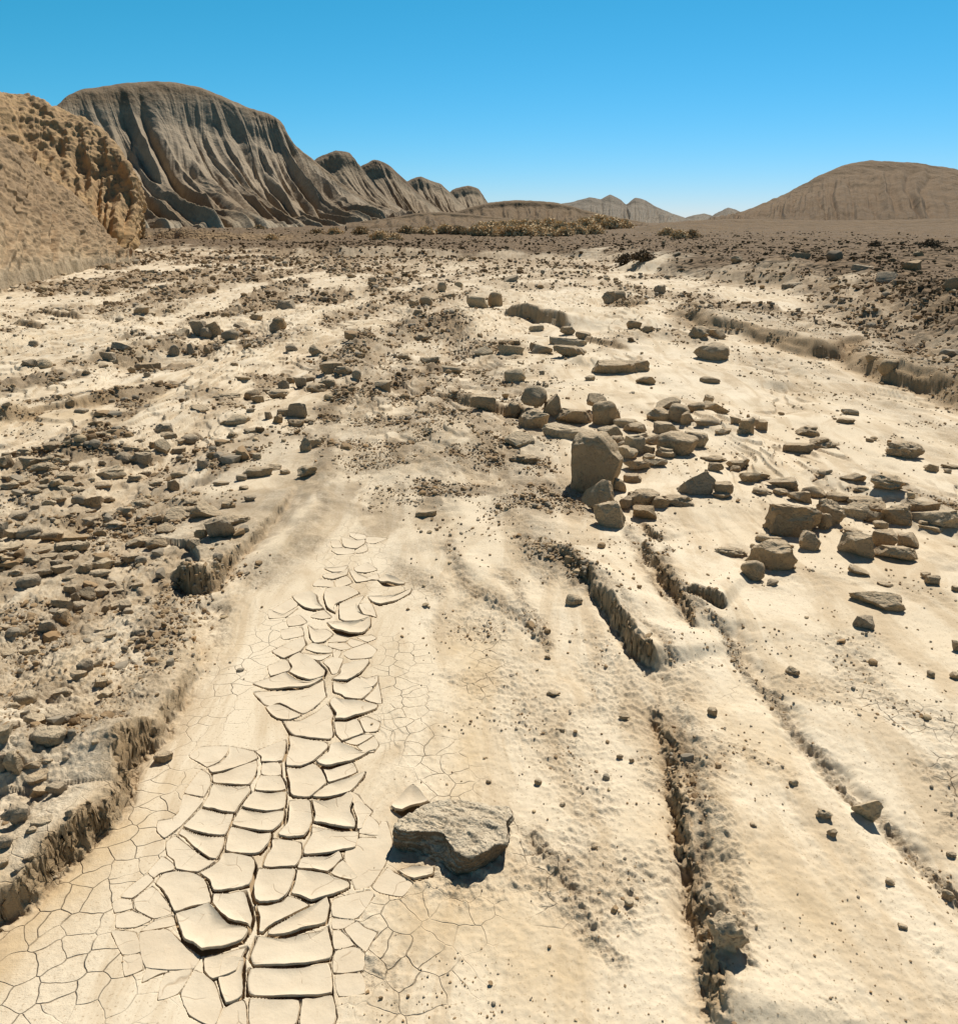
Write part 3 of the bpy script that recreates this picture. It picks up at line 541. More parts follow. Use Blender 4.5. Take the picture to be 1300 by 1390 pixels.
def hill(name, label, cols, m, ns, ntt, flute=0, nf=12, rough=.5, lump=.1, seed=0, sharp=1.0, back=(1.18, 1.5), flare=.0, warp=.6, capstep=0, bulge=0, lin=0.0):
    # cols: per station a list of (u, v, distance) from foot to crest, all of one length
    rows = len(cols[0]); G = np.array([[at_dist(*p) for p in c] for c in cols])            # (stations, rows, 3)
    extra = []
    for c, g in zip(cols, G):
        top = g[-1]; foot = g[0]; o = []
        for k, q in enumerate(back):
            o.append((top[0] * q, top[1] * q, max(top[2] * (.55 if k == 0 else 0), -1) if k == 0 else -2.0))
        extra.append(o)
    G2 = np.concatenate([G, np.array(extra)], 1)
    tt_ = np.linspace(0, len(G2) - 1, ns); i_ = np.clip(tt_.astype(int), 0, len(G2) - 2); f_ = (tt_ - i_)[:, None, None]; A = crv(G2, ns) * (1 - lin) + lin * (G2[i_] * (1 - f_) + G2[i_ + 1] * f_); B = crv(A.transpose(1, 0, 2), ntt).transpose(1, 0, 2)                # (ns, ntt, 3)
    tpar = np.linspace(0, rows + 1, ntt) / (rows - 1)                                    # 1 at the crest
    S = np.linspace(0, 1, ns)[:, None] * np.ones((1, ntt)); T = np.ones((ns, 1)) * tpar[None, :]
    du = np.gradient(B, axis=0); dv = np.gradient(B, axis=1); Nn = np.cross(du, dv); Nn /= np.linalg.norm(Nn, axis=2, keepdims=True) + 1e-9
    if Nn[ns // 2, ntt // 4, 1] > 0: Nn = -Nn
    reach = .62 + .30 * pn(S * nf * .8, S * 0 + 2.2, seed + 4); env = np.clip(1 - T * (.9 + .35 * (reach - .62)), 0, 1) ** .65 * sst(1.02, .62, T) * (.42 + .58 * sst(-.02, .34, T))
    x = S * nf + warp * .8 * fbm(S * nf * .6, T * .9, 2, seed) + warp * .22 * fbm(S * nf * 1.5, T * 2.4, 3, seed + 9)
    rid = 1 - np.abs(((x) % 1.0) * 2 - 1) ** sharp                                        # spurs and gullies
    am = .55 + .9 * np.clip(pn(np.floor(x) * 1.37 + .5, np.floor(x) * .71, seed + 3) + .5, 0, 1)
    x2 = S * nf * 2.7 + .9 * fbm(S * nf, T * 1.3, 3, seed + 5); rid2 = 1 - np.abs((x2 % 1.0) * 2 - 1)
    x3 = fbm(S * nf * 7 + 3 * fbm(S * nf, T * 2, 2, seed + 6), T * 2.5, 3, seed + 7)
    D = flute * env * (rid * am - .62 + .36 * (rid2 - .5) * sst(1.05, .6, T)) + flute * .05 * x3 * sst(1.0, .8, T)
    size = np.linalg.norm(B[ns // 2, int(ntt * (rows - 1) / (rows + 1))] - B[ns // 2, 0])
    PX = B.reshape(-1, 3) / size * 5
    D = D + (fbm3(PX, 4, seed).reshape(ns, ntt) * lump * size * (1 - .6 * sst(.8, 1, T)) + fbm3(PX * 5, 3, seed + 2).reshape(ns, ntt) * rough * size * .004) * (.3 + .7 * sst(0, .15, T))
    if capstep: D = D + capstep * (sst(.90, .925, T + .03 * fbm(S * 20, T * 0, 3, seed)) * sst(1.3, 1.0, T))
    V = B + Nn * D[..., None]
    V[..., 2] -= max(.6, size * .02) * sst(.07, 0, T)
    i = np.arange(ns - 1)[:, None] * ntt + np.arange(ntt - 1)[None, :]
    f = np.stack([i, i + ntt, i + ntt + 1, i + 1], -1).reshape(-1, 4)
    me = new_mesh(name, V.reshape(-1, 3), f, m, True, {'rise': np.clip(T, 0, 1.2).ravel(), 'along': (S * nf).ravel()})
    # make the outside face the viewpoint
    if me.polygons[len(me.polygons) // 3].normal.y > 0: me.flip_normals()
    return link(name, me, label, None, None, 'structure')
def shift(c, mids):                                 # helper: foot + crest with concave profile points
    (u0, v0, d0), (u1, v1, d1) = c; out = [(u0, v0, d0)]
    for f, k in mids: out.append((u0 + (u1 - u0) * f, v0 + (v1 - v0) * k, d0 + (d1 - d0) * f))
    return out + [(u1, v1, d1)]
MID = [(.35, .13), (.62, .40), (.82, .72)]
H_MAIN = hill_material('mountain_soil', (.23, .16, .09), (.37, .297, .21), (.22, .155, .09), .06, 0, .85, .9)
H_BACK = hill_material('ridge_soil', (.25, .18, .105), (.31, .24, .16), (.16, .105, .058), .045, 0, 0, .9)
H_BROWN = hill_material('brown_hill_soil', (.16, .102, .049), (.18, .118, .06), (.19, .125, .066), .09, 0, 0, 1.3, .2)
H_FAR = hill_material('far_ridge_soil', (.22, .185, .14), (.21, .18, .14), (.17, .14, .11), .03, 0, 0, .9)
H_RIGHT = hill_material('right_hill_soil', (.15, .095, .046), (.19, .125, .066), (.26, .18, .10), .09, 0, 0, 1.0, .2)
H_ROSE = hill_material('bluff_soil', (.47, .33, .19), (.37, .25, .14), (.41, .28, .16), .5, 0, .5, 1.3)
H_YEL = hill_material('bluff_rock', (.47, .285, .125), (.46, .30, .155), (.43, .295, .165), .5, .35, 0, 1.3)
main = [((95,306,175),(40,168,250)),((165,307,176),(72,150,255)),((232,307,176),(103,126,262)),((302,308,174),(150,119,266)),((378,308,174),(215,113,270)),((432,308,175),(270,121,272)),
        ((478,307,178),(330,146,270)),((510,306,183),(374,163,268)),((534,304,192),(392,192,266)),((550,302,202),(432,226,266)),((562,301,212),(482,264,264)),((572,301,222),(545,291,258)),((582,301,230),(575,298,250))]
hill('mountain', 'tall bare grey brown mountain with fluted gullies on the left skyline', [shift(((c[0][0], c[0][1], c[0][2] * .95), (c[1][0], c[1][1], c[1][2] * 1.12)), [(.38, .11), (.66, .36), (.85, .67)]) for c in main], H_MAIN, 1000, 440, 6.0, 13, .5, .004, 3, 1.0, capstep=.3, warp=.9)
def ridge(name, label, sky, base_v, d0, d1, m, **k):
    hill(name, label, [shift(((u + k.get('lean', 0) * (base_v - v) / 60, base_v, d0), (u, v, d1)), MID) for u, v in sky], m, k.get('ns', 260), k.get('ntt', 160), k.get('flute', 3) * .55, k.get('nf', 14), .5, k.get('lump', .012) * .6, k.get('seed', 1), 1.1, warp=.8, lin=.65 if m in (H_BACK, H_FAR) else 0, capstep=k.get('cap', 0))
ridge('ridge_hill', 'dark capped grey peak just right of the tall mountain', [(360,262),(400,236),(428,214),(455,203),(474,207),(486,222),(505,248),(530,272),(560,292),(580,300)], 302, 300, 400, H_BACK, seed=4, flute=5, nf=9, lean=55, cap=.4, ns=360)
ridge('ridge_hill', 'second grey peak of the ridge, behind the dark capped one', [(470,250),(488,228),(508,218),(524,224),(548,246),(572,268),(600,288),(625,299)], 302, 360, 480, H_BACK, seed=8, flute=5.5, nf=8, lean=50, cap=.4, ns=300)
ridge('ridge_hill', 'third grey peak of the ridge with a notched top', [(530,270),(552,248),(570,241),(586,247),(598,251),(612,264),(635,284),(655,298)], 302, 430, 560, H_BACK, seed=12, flute=5.5, nf=8, lean=44, cap=.4)
ridge('ridge_hill', 'last and smallest grey peak of the left ridge', [(595,275),(614,258),(634,253),(648,257),(662,277),(676,294),(690,300)], 302, 500, 640, H_BACK, seed=15, flute=5, nf=7, lean=36, cap=.4)
ridge('low_hill', 'low dark brown hill in front of the grey peaks', [(470,303),(520,297),(560,290),(600,288),(640,291),(690,297),(730,303)], 306, 130, 160, H_BROWN, seed=21, flute=1.2, nf=10)
ridge('low_hill', 'rounded brown hill in the middle of the skyline', [(590,304),(625,286),(660,276),(700,272),(735,273),(770,279),(810,289),(850,297),(880,303)], 306, 190, 240, H_BROWN, seed=24, flute=2.6, nf=13, ns=340, lean=10)
ridge('far_ridge', 'pale grey jagged ridge far away in the middle', [(700,300),(740,279),(775,275),(800,268),(815,270),(828,264),(842,271),(850,277),(862,268),(876,272),(888,279),(905,287),(925,294),(950,302)], 302, 620, 900, H_FAR, seed=31, flute=6, nf=13, ns=420, cap=0, lump=.01)
ridge('far_hill', 'tiny pale hill on the horizon left of the right-hand hill', [(915,302),(935,294),(955,290),(970,294),(985,302)], 302, 640, 860, H_FAR, seed=33, flute=3, nf=6)
ridge('far_hill', 'tiny dark hill on the horizon touching the right-hand hill', [(955,303),(972,290),(988,282),(1003,287),(1020,296),(1035,303)], 303, 340, 520, H_FAR, seed=35, flute=2, nf=6)
right = [((960,301,125),(965,300,150)),((985,301,118),(1000,291,158)),((1020,302,112),(1040,275,168)),((1065,303,108),(1080,256,176)),((1110,303,105),(1118,236,182)),((1160,303,104),(1155,223,186)),((1215,303,104),(1200,221,190)),((1290,303,106),(1260,226,194)),((1370,303,108),(1320,234,198)),((1500,304,112),(1420,250,200)),((1650,304,116),(1560,285,200))]
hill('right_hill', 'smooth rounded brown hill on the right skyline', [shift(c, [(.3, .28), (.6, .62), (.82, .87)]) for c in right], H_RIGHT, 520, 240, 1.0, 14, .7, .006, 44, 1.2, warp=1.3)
ridge('low_rise', 'low dark stony rise below the right-hand hill', [(820,318),(860,311),(900,303),(950,299),(1010,297.5),(1100,299),(1200,298),(1320,297),(1500,297),(1700,304)], 322, 58, 105, H_BROWN, seed=51, flute=.25, nf=20, ns=420, lump=.004)
# left bluff: a yellow rock wall behind, a stony slope in front
yel = [[(-420,470,12),(-420,300,22),(-420,140,33),(-420,20,42)],[(-250,420,17),(-250,300,25),(-250,180,34),(-250,70,44)],[(-100,395,22),(-100,300,29),(-100,190,37),(-100,108,46)],[(0,372,29),(0,290,35),(0,200,41),(0,129,48)],
       [(35,366,31),(38,290,37),(40,205,43),(40,134,49)],[(75,360,33),(80,290,38),(80,215,43),(78,150,48)],[(110,356,34),(118,295,38),(122,235,42),(115,165,47)],[(140,353,35),(150,300,38),(155,250,41),(148,188,45)],
       [(158,351,36),(172,310,38),(184,275,39.5),(176,228,42)],[(164,349,38),(178,312,39.5),(189,280,41),(186,246,43)],[(166,345,41),(180,312,43),(190,285,44.5),(187,256,46)],[(166,340,47),(178,316,50),(186,292,52),(184,268,54)]]
hill('rocky_bluff', 'ochre layered rock wall of the bluff at the left edge', yel, H_YEL, 620, 420, .45, 9, 3.6, .014, 61, 1.3, back=(1.25, 1.6), warp=1.4)
rose = [[(-420,560,9),(-420,420,15),(-420,300,20),(-420,215,24)],[(-200,440,14.5),(-200,350,19),(-200,260,23),(-200,190,27)],[(-60,398,20),(-60,320,24),(-60,240,28),(-60,182,32)],[(0,382,22.5),(0,315,26),(0,245,29),(0,187,33)],
        [(45,372,25),(40,315,28),(35,262,31),(30,203,34)],[(85,364,27.5),(80,318,30),(74,280,32),(62,238,35)],[(120,359,30),(116,326,32),(110,298,33.5),(98,262,36)],[(150,355,32),(146,334,33.5),(140,318,35),(130,300,36.5)],
        [(172,351,33.5),(168,342,35),(162,334,36),(154,326,37)],[(184,348,35),(182,345,36),(180,342,37),(178,341,38)]]
hill('bluff_slope', 'stony pinkish brown slope at the foot of the left bluff', rose, H_ROSE, 620, 420, .35, 8, 3.2, .014, 71, 1.3, back=(1.12, 1.3), warp=1.5)
_ = None
STONES = [
('in the pile behind the big boulder', 'left', [
 (724,582,40,25,'b',0),(724,561,34,24,'r',0,'round brown stone perched on a dark one left of the big boulder',.07),(749,566,25,30,'b',0),(778,577,50,24,'b',0,'long blocky brown rock behind the flat slab near the big boulder'),
 (810,561,28,18,'w',0,None,.05),(822,577,37,33,'r',0),(770,596,66,20,'s',2,'long flat tan slab lying just behind the big boulder'),(704,608,40,20,'w',2,'tan wedge-shaped stone lying alone left of the long slab'),(848,580,31,13,'r',2),(827,596,33,18,'b',2),
 (712,630,42,13,'c',0),(656,556,34,20,'b',0),(696,562,24,22,'c',0)]),
('in the tight heap right of the big boulder', 'left', [
 (861,588,30,14,'b',0),(861,617,28,25,'b',2),(848,624,32,20,'b',2),(863,640,36,17,'w',0),(889,634,31,13,'w',0),(901,620,22,13,'b',0),(884,604,22,14,'b',0),(872,600,18,12,'b',2),(878,616,20,14,'b',0),(836,606,22,14,'b',0),(846,610,16,12,'r',0),(880,626,16,10,'b',2)]),
('in front of the big boulder', 'left', [
 (808,665,66,75,'B',0,'big upright brown boulder, the tallest rock in the wash'),(812,697,44,43,'w',0,'leaning brown slab resting against the front of the big boulder'),(840,668,18,18,'b',0),(826,716,42,35,'b',0,'blocky brown rock with a dark shadow in front of the big boulder'),
 (848,692,16,18,'b',1),(874,688,38,22,'b',0),(874,706,31,20,'b',3),(917,687,46,15,'c',0),(864,680,26,12,'s',0),(895,690,24,16,'b',0),(858,655,24,12,'b',0)]),
('behind the round-backed rock', 'left', [
 (893,572,30,18,'b',0),(906,556,32,16,'w',0),(920,574,28,25,'r',0),(932,577,17,18,'b',0),(944,560,22,14,'r',0),(970,562,36,17,'w',0),(961,549,14,9,'s',0,None,.03),(960,577,34,9,'w',0),(904,589,34,16,'b',2),(997,576,14,10,'b',0),(1012,590,20,22,'b',0),(1032,584,17,14,'b',0),(981,590,20,8,'s',0)]),
('around the round-backed rock', 'left', [
 (918,618,52,31,'r',0,'smooth round-backed brown rock right of the big boulder'),(943,608,32,22,'b',2),(943,672,48,33,'w',1,'pointed wedge-shaped rock casting a shadow, right of the big boulder'),(980,674,26,20,'b',0),(971,640,20,12,'b',0),(1000,637,29,15,'w',0),(968,627,34,9,'c',0),(1023,654,38,14,'w',0),(905,622,24,11,'b',0),(978,677,22,9,'b',0),(998,640,14,8,'b',0),(1006,590,12,8,'b',0)]),
('in the row running towards the split-faced rock', 'left', [
 (1060,666,42,19,'w',0),(1020,656,30,14,'w',0),(1060,674,22,10,'c',0),(1034,672,26,10,'c',0),(1084,682,31,17,'b',0),(1103,676,30,17,'r',0),(1133,681,32,13,'c',0),(1156,654,32,12,'w',0),(1117,647,19,9,'b',0),(1206,669,46,24,'c',0),(1168,668,20,8,'c',0)]),
('in the heap at the right edge', 'left', [
 (1072,728,70,46,'b',0,'big rock with a split face at the left end of the right-hand heap'),(1122,712,42,35,'c',0),(1117,719,20,22,'b',0),(1174,694,52,20,'c',0),(1160,704,36,20,'s',2,'pale tan slab sloping in the middle of the right-hand heap'),(1180,709,30,18,'w',0),(1216,712,40,27,'b',0),
 (1194,718,19,12,'b',2),(1156,727,24,10,'c',0),(1267,714,60,27,'w',2,'broad tan rock at the right end of the right-hand heap'),(1250,694,42,15,'b',0),(1266,722,36,9,'s',0)]),
('below the right-hand heap', 'left', [
 (1098,747,27,25,'b',0,'small blocky stone in front of the split-faced rock'),(1044,773,65,40,'b',0,'large block with a flat face and sharp shadow, below the split-faced rock'),(1020,788,30,27,'r',0,'round-faced stone leaning on the left end of the flat-faced block'),(1042,737,32,11,'s',2),(992,755,42,12,'c',2),
 (1160,757,45,34,'b',0,'blocky rock with a dark underside below the tan sloping slab'),(1199,745,31,20,'b',0,None,.02),(1212,761,55,21,'b',0),(1231,743,26,19,'b',0),(1165,781,27,13,'w',0),(1201,796,20,5,'s',0)]),
('on the bare mud at the lower right', 'top', [
 (1188,827,68,24,'w',0,'long low brown rock lying alone on the bare mud at the right'),(1171,854,26,18,'b',1),(1264,794,18,13,'b',0),(1048,796,14,9,'b',1),(1252,715,12,8,'b',0),(1075,917,18,12,'b',0,'small square dark stone alone on the bare mud'),(966,972,13,11,'b',0),(1262,920,10,8,'b',0),(1296,884,12,14,'b',0),(1294,923,12,10,'b',0),(1255,786,12,9,'b',0),(1296,803,10,7,'b',0)]),
('in the right foreground', 'top', [
 (1174,1113,36,32,'w',2,'tan wedge-shaped clod with a black shadow beside the right-hand gully'),(984,1297,56,50,'c',2,'big crumbly tan clod at the bottom edge of the frame'),(1128,1136,13,10,'b',0),(1117,1112,22,14,'c',2),(1285,1222,16,13,'c',0),(1290,1165,12,8,'c',0),(1207,1203,12,9,'c',0),(1076,1068,12,9,'c',2),(1224,1262,12,7,'c',0),(1022,1124,9,6,'c',0)]),
('strewn in the middle foreground', 'top', [
 (779,822,22,15,'r',2,'tan cap-like stone with a dark shadow beside the upper gully'),(751,946,18,8,'b',0),(847,978,15,9,'b',0),(730,1067,10,8,'r',0),(841,1031,9,7,'r',0),(857,1036,7,6,'b',0),(760,996,12,7,'b',0),(853,1231,12,8,'r',2,'pale whitish pebble on the mud in the middle foreground'),(806,1153,8,5,'b',0),(763,1096,8,5,'b',0),(743,895,8,6,'b',0),(663,1064,7,5,'r',0),(578,702,28,9,'s',0)]),
('on the pale ground at the upper right', 'left', [
 (964,489,45,24,'r',0,'round-topped brown rock alone on the pale ground at the upper right'),(876,522,26,12,'w',0),(963,520,26,9,'r',0),(842,507,76,17,'s',0,'long flat brown slab in the middle of the pale ground'),(1203,517,24,18,'r',0),(948,459,26,17,'c',0),(972,459,24,12,'b',0),(878,451,18,10,'b',0),(860,447,20,12,'b',0),(800,517,14,7,'s',0),(1180,500,14,9,'b',0)]),
('above the right-hand heap', 'left', [
 (1083,615,38,14,'s',0,'two-layered flat stone alone right of the boulder group'),(1118,608,38,15,'c',0),(1095,592,30,14,'c',0),(1153,563,22,8,'b',0),(1147,575,22,7,'s',0),(1226,622,46,23,'c',0,'knobbly brown rock alone at the right above the heap'),(1263,640,18,11,'b',0),(1290,636,24,6,'s',0),(1285,642,10,6,'b',0),(1060,563,9,5,'b',0),(1180,600,10,5,'b',0)]),
('on the stony slope at the far right', 'left', [
 (1132,353,20,13,'r',4,'black rock standing out on the dark stony slope at the right'),(1236,366,24,13,'b',3),(1204,382,28,14,'w',1),(1170,367,28,8,'s',1),(1290,398,24,18,'b',3),(999,363,15,9,'b',0),(1127,420,20,8,'r',1),(1075,385,26,8,'s',1),(894,399,16,12,'b',1),(1012,414,12,5,'s',0),(1085,352,26,7,'b',0),(1245,352,14,8,'b',0)]),
('by the curved bank in the upper middle', 'left', [
 (648,419,28,18,'b',2,'squarish tan block left of the curved bank'),(672,416,19,19,'r',0,'round brown stone beside the squarish tan block'),(696,468,24,7,'s',0),(694,481,34,13,'s',2),(655,482,28,12,'w',2),(771,470,48,13,'s',2,'broad flat stone on top of the others at the end of the curved bank'),(773,485,43,16,'b',0),(734,480,30,14,'w',0),(770,455,20,12,'b',0),(791,459,20,9,'b',0),(728,449,20,8,'b',2),(699,518,28,18,'r',2,'tan round stone alone on the pale ground below the curved bank')]),
('left of the curved bank', 'left', [
 (614,508,28,12,'w',2),(521,531,23,14,'b',0,'brown block beside the narrow pale channel in the middle'),(583,493,24,9,'b',0),(600,396,12,12,'b',2),(578,415,17,13,'r',0),(609,406,17,8,'b',0),(694,382,20,9,'w',1),(833,414,32,18,'c',0),(567,428,14,8,'b',0),(562,416,14,10,'b',0),(548,488,20,9,'c',0),(572,463,22,10,'c',0)]),
('at the upper left edge', 'left', [
 (40,499,20,9,'b',1),(60,500,21,12,'r',2),(147,489,19,13,'b',1),(166,477,26,13,'w',1),(190,491,10,6,'b',0),(200,500,33,10,'s',3),(141,498,12,5,'s',0),(99,493,15,6,'b',0),(237,484,14,16,'r',1),(179,506,10,9,'b',0),(46,471,12,9,'r',1),(118,508,10,7,'c',0),(155,494,10,6,'b',0)]),
('along the far rubble ridge at the left', 'left', [
 (246,460,26,13,'w',0),(193,427,20,10,'b',0),(270,456,22,20,'b',1),(280,458,15,13,'r',1),(292,457,20,20,'b',0),(313,462,23,15,'r',1,'smooth rounded grey stone ending the dark cluster at the far left'),(327,446,20,8,'w',1),(378,449,22,16,'r',3),(374,451,15,13,'w',1),(388,420,25,12,'b',1),(348,435,18,9,'b',0),(259,483,9,14,'w',1,'small upright pointed stone, the left one of two'),(282,481,10,10,'w',0,'small upright pointed stone, the right one of two')]),
('spread over the upper left middle', 'left', [
 (396,476,16,10,'r',1),(294,490,6,4,'b',1),(430,482,20,13,'w',0),(330,517,20,6,'s',0),(111,561,18,7,'r',1),(96,553,11,9,'b',0),(272,560,23,11,'w',0),(309,542,38,8,'c',0),(340,560,11,6,'r',1),(200,512,9,7,'b',1),(318,498,10,6,'b',0)]),
('in brown rubble left of the middle channel', 'left', [
 (450,507,30,16,'b',0),(484,514,12,12,'r',2),(385,528,15,12,'w',1),(408,527,16,15,'b',1),(395,520,11,8,'b',0),(343,541,21,14,'r',0),(350,547,17,11,'b',0),(378,540,28,12,'c',0),(430,532,26,12,'c',0),(466,508,24,12,'c',0),(420,518,24,10,'c',0),(444,528,22,14,'c',0),(364,534,14,9,'b',0)]),
('around the grey pyramid-shaped stone', 'left', [
 (404,568,25,22,'w',1,'grey pyramid-shaped stone in the left half of the wash'),(323,576,34,14,'r',2),(377,575,14,12,'b',3),(365,569,10,10,'b',0),(402,579,22,10,'b',3),(388,565,22,12,'c',0),(427,607,19,12,'b',2),(415,613,15,17,'w',0),(436,602,9,9,'r',0),(316,595,15,9,'c',0),(305,577,14,7,'c',0),(342,587,20,6,'s',0),(418,574,20,6,'c',0)]),
('in rubble left of the pyramid-shaped stone', 'left', [
 (143,594,30,10,'c',0),(122,607,36,8,'c',0),(223,587,22,12,'b',1),(227,595,25,9,'s',0),(159,614,18,8,'b',0),(179,612,22,7,'w',2),(222,615,20,17,'w',2),(242,616,20,8,'s',1),(257,602,26,14,'r',1),(244,604,16,8,'b',0),(104,594,14,7,'b',0),(208,608,9,9,'b',0),(190,601,14,6,'b',0)]),
('in the rubble at the left edge', 'left', [
 (72,613,22,11,'b',3,'ochre brick-like stone at the left edge'),(45,635,30,16,'b',0),(8,636,22,17,'b',0),(67,630,16,13,'b',0),(10,624,12,10,'b',0),(58,643,34,12,'b',0),(90,653,27,13,'c',0),(35,618,20,9,'b',0),(88,633,14,9,'b',0),(104,637,14,8,'c',0),(28,622,16,9,'b',0),(80,624,16,9,'c',0),(50,613,12,8,'b',0)]),
('in the line below the left-edge rubble', 'left', [
 (98,668,32,13,'w',2),(78,663,18,11,'b',0),(62,658,14,10,'b',0),(60,664,18,6,'r',1),(34,658,18,9,'b',0),(12,652,16,9,'b',0),(14,664,22,10,'c',0),(48,671,18,8,'c',0),(140,663,23,9,'c',0),(124,655,10,5,'s',2),(108,660,12,7,'b',0)]),
('left of the narrow pale channel', 'left', [
 (168,627,20,14,'r',1),(181,627,14,9,'b',0),(195,632,22,17,'b',1,'grey stone with a pale top casting a shadow, left of the narrow channel'),(146,650,46,18,'w',2,'broad tan-topped rock lying left of the narrow channel'),(183,654,18,10,'c',0),(236,666,15,16,'r',0),(198,645,14,6,'s',1),(212,660,18,8,'c',0),(174,700,19,12,'b',0),(192,690,24,12,'c',0),(139,631,10,6,'b',1),(244,648,24,9,'c',0)]),
('in the line above the domed grey stone', 'left', [
 (67,686,17,9,'w',2),(107,684,17,12,'r',1),(126,687,29,15,'w',0,'dark pointed stone leaning on a small grey one'),(48,693,11,9,'b',1),(26,706,26,12,'b',1),(95,706,17,10,'w',0),(124,696,13,6,'b',0),(125,714,24,13,'c',0),(157,720,30,13,'c',0),(82,684,18,9,'c',0),(148,682,16,9,'c',0),(150,704,20,10,'c',0)]),
('in the row with the domed grey stone', 'left', [
 (40,730,33,17,'r',1,'large domed grey stone in the row at the left edge'),(20,732,20,14,'b',0),(44,732,22,9,'r',1),(5,730,16,21,'b',1),(72,735,28,16,'b',0),(103,735,34,10,'s',3,'long flat ochre stone in the row at the left edge'),(136,728,16,10,'b',3),(16,747,32,7,'s',0),(60,750,25,7,'s',0),(87,750,22,14,'b',0),(111,749,22,13,'b',2),(98,760,20,10,'b',0),(4,752,12,7,'b',0)]),
('around the two tilted slabs', 'left', [
 (243,708,37,19,'w',2,'tilted tan slab, the left one of two'),(279,704,42,23,'w',0,'tilted pointed slab, the right one of two'),(299,732,38,30,'b',1,'large faceted grey rock below the two tilted slabs'),(274,732,18,14,'b',0),(264,742,18,12,'b',1),(225,724,25,13,'w',0),(215,710,16,12,'b',0),(309,690,16,10,'b',0),(321,713,36,14,'c',0),(190,742,34,14,'c',0),(213,744,26,16,'b',0),(262,686,22,9,'c',0),(258,698,18,10,'b',0)]),
('between the pale channel and cracked mud', 'left', [
 (315,626,35,11,'r',1,'long smooth grey stone left of the middle'),(349,648,43,15,'r',0,'low round-backed rock below the long smooth grey stone'),(276,636,15,13,'b',1),(417,648,26,16,'c',0,'crumbly brown clod left of the rippled mud in the middle'),(349,624,11,9,'b',2),(374,638,16,8,'w',0),(387,644,13,7,'b',0),(328,653,14,9,'b',1),(300,659,22,6,'c',0),(340,681,16,9,'b',1),(331,665,12,6,'b',0),(250,628,9,6,'b',0)]),
('in the heap above the ribbed dome stone', 'left', [
 (46,768,20,15,'b',0),(56,784,29,13,'w',1),(78,770,16,10,'b',1),(85,777,27,11,'s',0),(115,779,20,15,'b',0),(139,775,36,18,'w',2,'broad pale grey-tan stone in the heap above the bare patch'),(135,783,30,10,'r',2),(179,764,22,14,'b',0),(68,760,20,9,'b',0),(40,799,30,19,'r',1,'ribbed grey dome stone half buried in a bare patch at the left'),(22,782,18,9,'c',0),(98,788,22,9,'c',0),(160,768,18,8,'c',0)]),
('right of the ribbed dome stone', 'left', [
 (100,808,21,15,'b',0),(120,816,20,16,'w',0),(138,810,20,11,'b',0),(86,830,26,20,'w',2),(106,829,21,12,'r',1),(157,826,22,10,'s',2),(171,830,16,14,'b',1),(174,834,14,8,'r',1),(145,832,12,11,'b',0),(187,800,15,9,'b',0),(163,806,18,7,'s',0),(103,816,10,12,'s',1),(150,797,14,8,'b',0)]),
('scattered below the ribbed dome stone', 'left', [
 (86,849,24,21,'b',0,'grey-brown leaning block below the bare patch'),(66,865,22,23,'b',1,'knobbly upright block below the bare patch'),(32,863,17,14,'w',0),(8,858,22,10,'s',0),(150,868,17,8,'b',0),(188,865,18,11,'b',1),(117,916,20,20,'r',1),(133,907,15,11,'b',2),(12,892,18,9,'b',0),(170,886,9,8,'r',1),(42,889,26,10,'s',2),(140,857,20,5,'s',2),(184,872,12,7,'b',0)]),
('in the heap above the smooth oval stone', 'left', [
 (38,958,28,18,'r',2),(50,988,27,16,'b',2),(86,988,36,22,'w',1,'angular grey slab leaning behind the smooth pale stone'),(79,989,14,12,'r',2),(38,975,27,12,'c',0),(15,948,24,9,'s',0),(17,992,15,10,'r',1),(85,951,28,15,'b',0),(144,950,20,11,'w',2),(108,924,20,12,'s',0),(20,970,18,10,'c',0),(32,1010,20,10,'c',0),(138,936,18,16,'b',0)]),
('at the lower left edge', 'top', [
 (69,1015,46,28,'r',2,'smooth pale oval stone with a dark shadow at the lower left'),(8,1012,24,22,'b',2),(21,1054,23,32,'b',2,'tall tan slab standing on edge at the lower left'),(4,1048,18,24,'b',1),(45,1047,27,15,'w',0),(65,1041,14,10,'b',0),(55,1062,33,13,'s',0),(57,1083,26,16,'b',0),(79,1083,26,18,'b',1),(25,1125,34,28,'c',1,'ribbed grey stone at the lower left edge'),(58,1124,26,11,'s',2),(9,1153,20,18,'r',1),(44,1135,14,10,'c',0)]),
('beside the undercut bank at the lower left', 'left', [
 (223,1036,24,15,'b',0,'dark wedge-shaped stone below the undercut bank'),(90,1033,9,6,'r',1),(130,1013,9,8,'b',0),(28,1185,14,9,'b',1),(70,1165,12,9,'c',0),(95,1115,9,9,'b',1),(18,1205,18,10,'c',2),(6,1178,12,9,'c',0),(40,1168,14,8,'c',0)]),
]
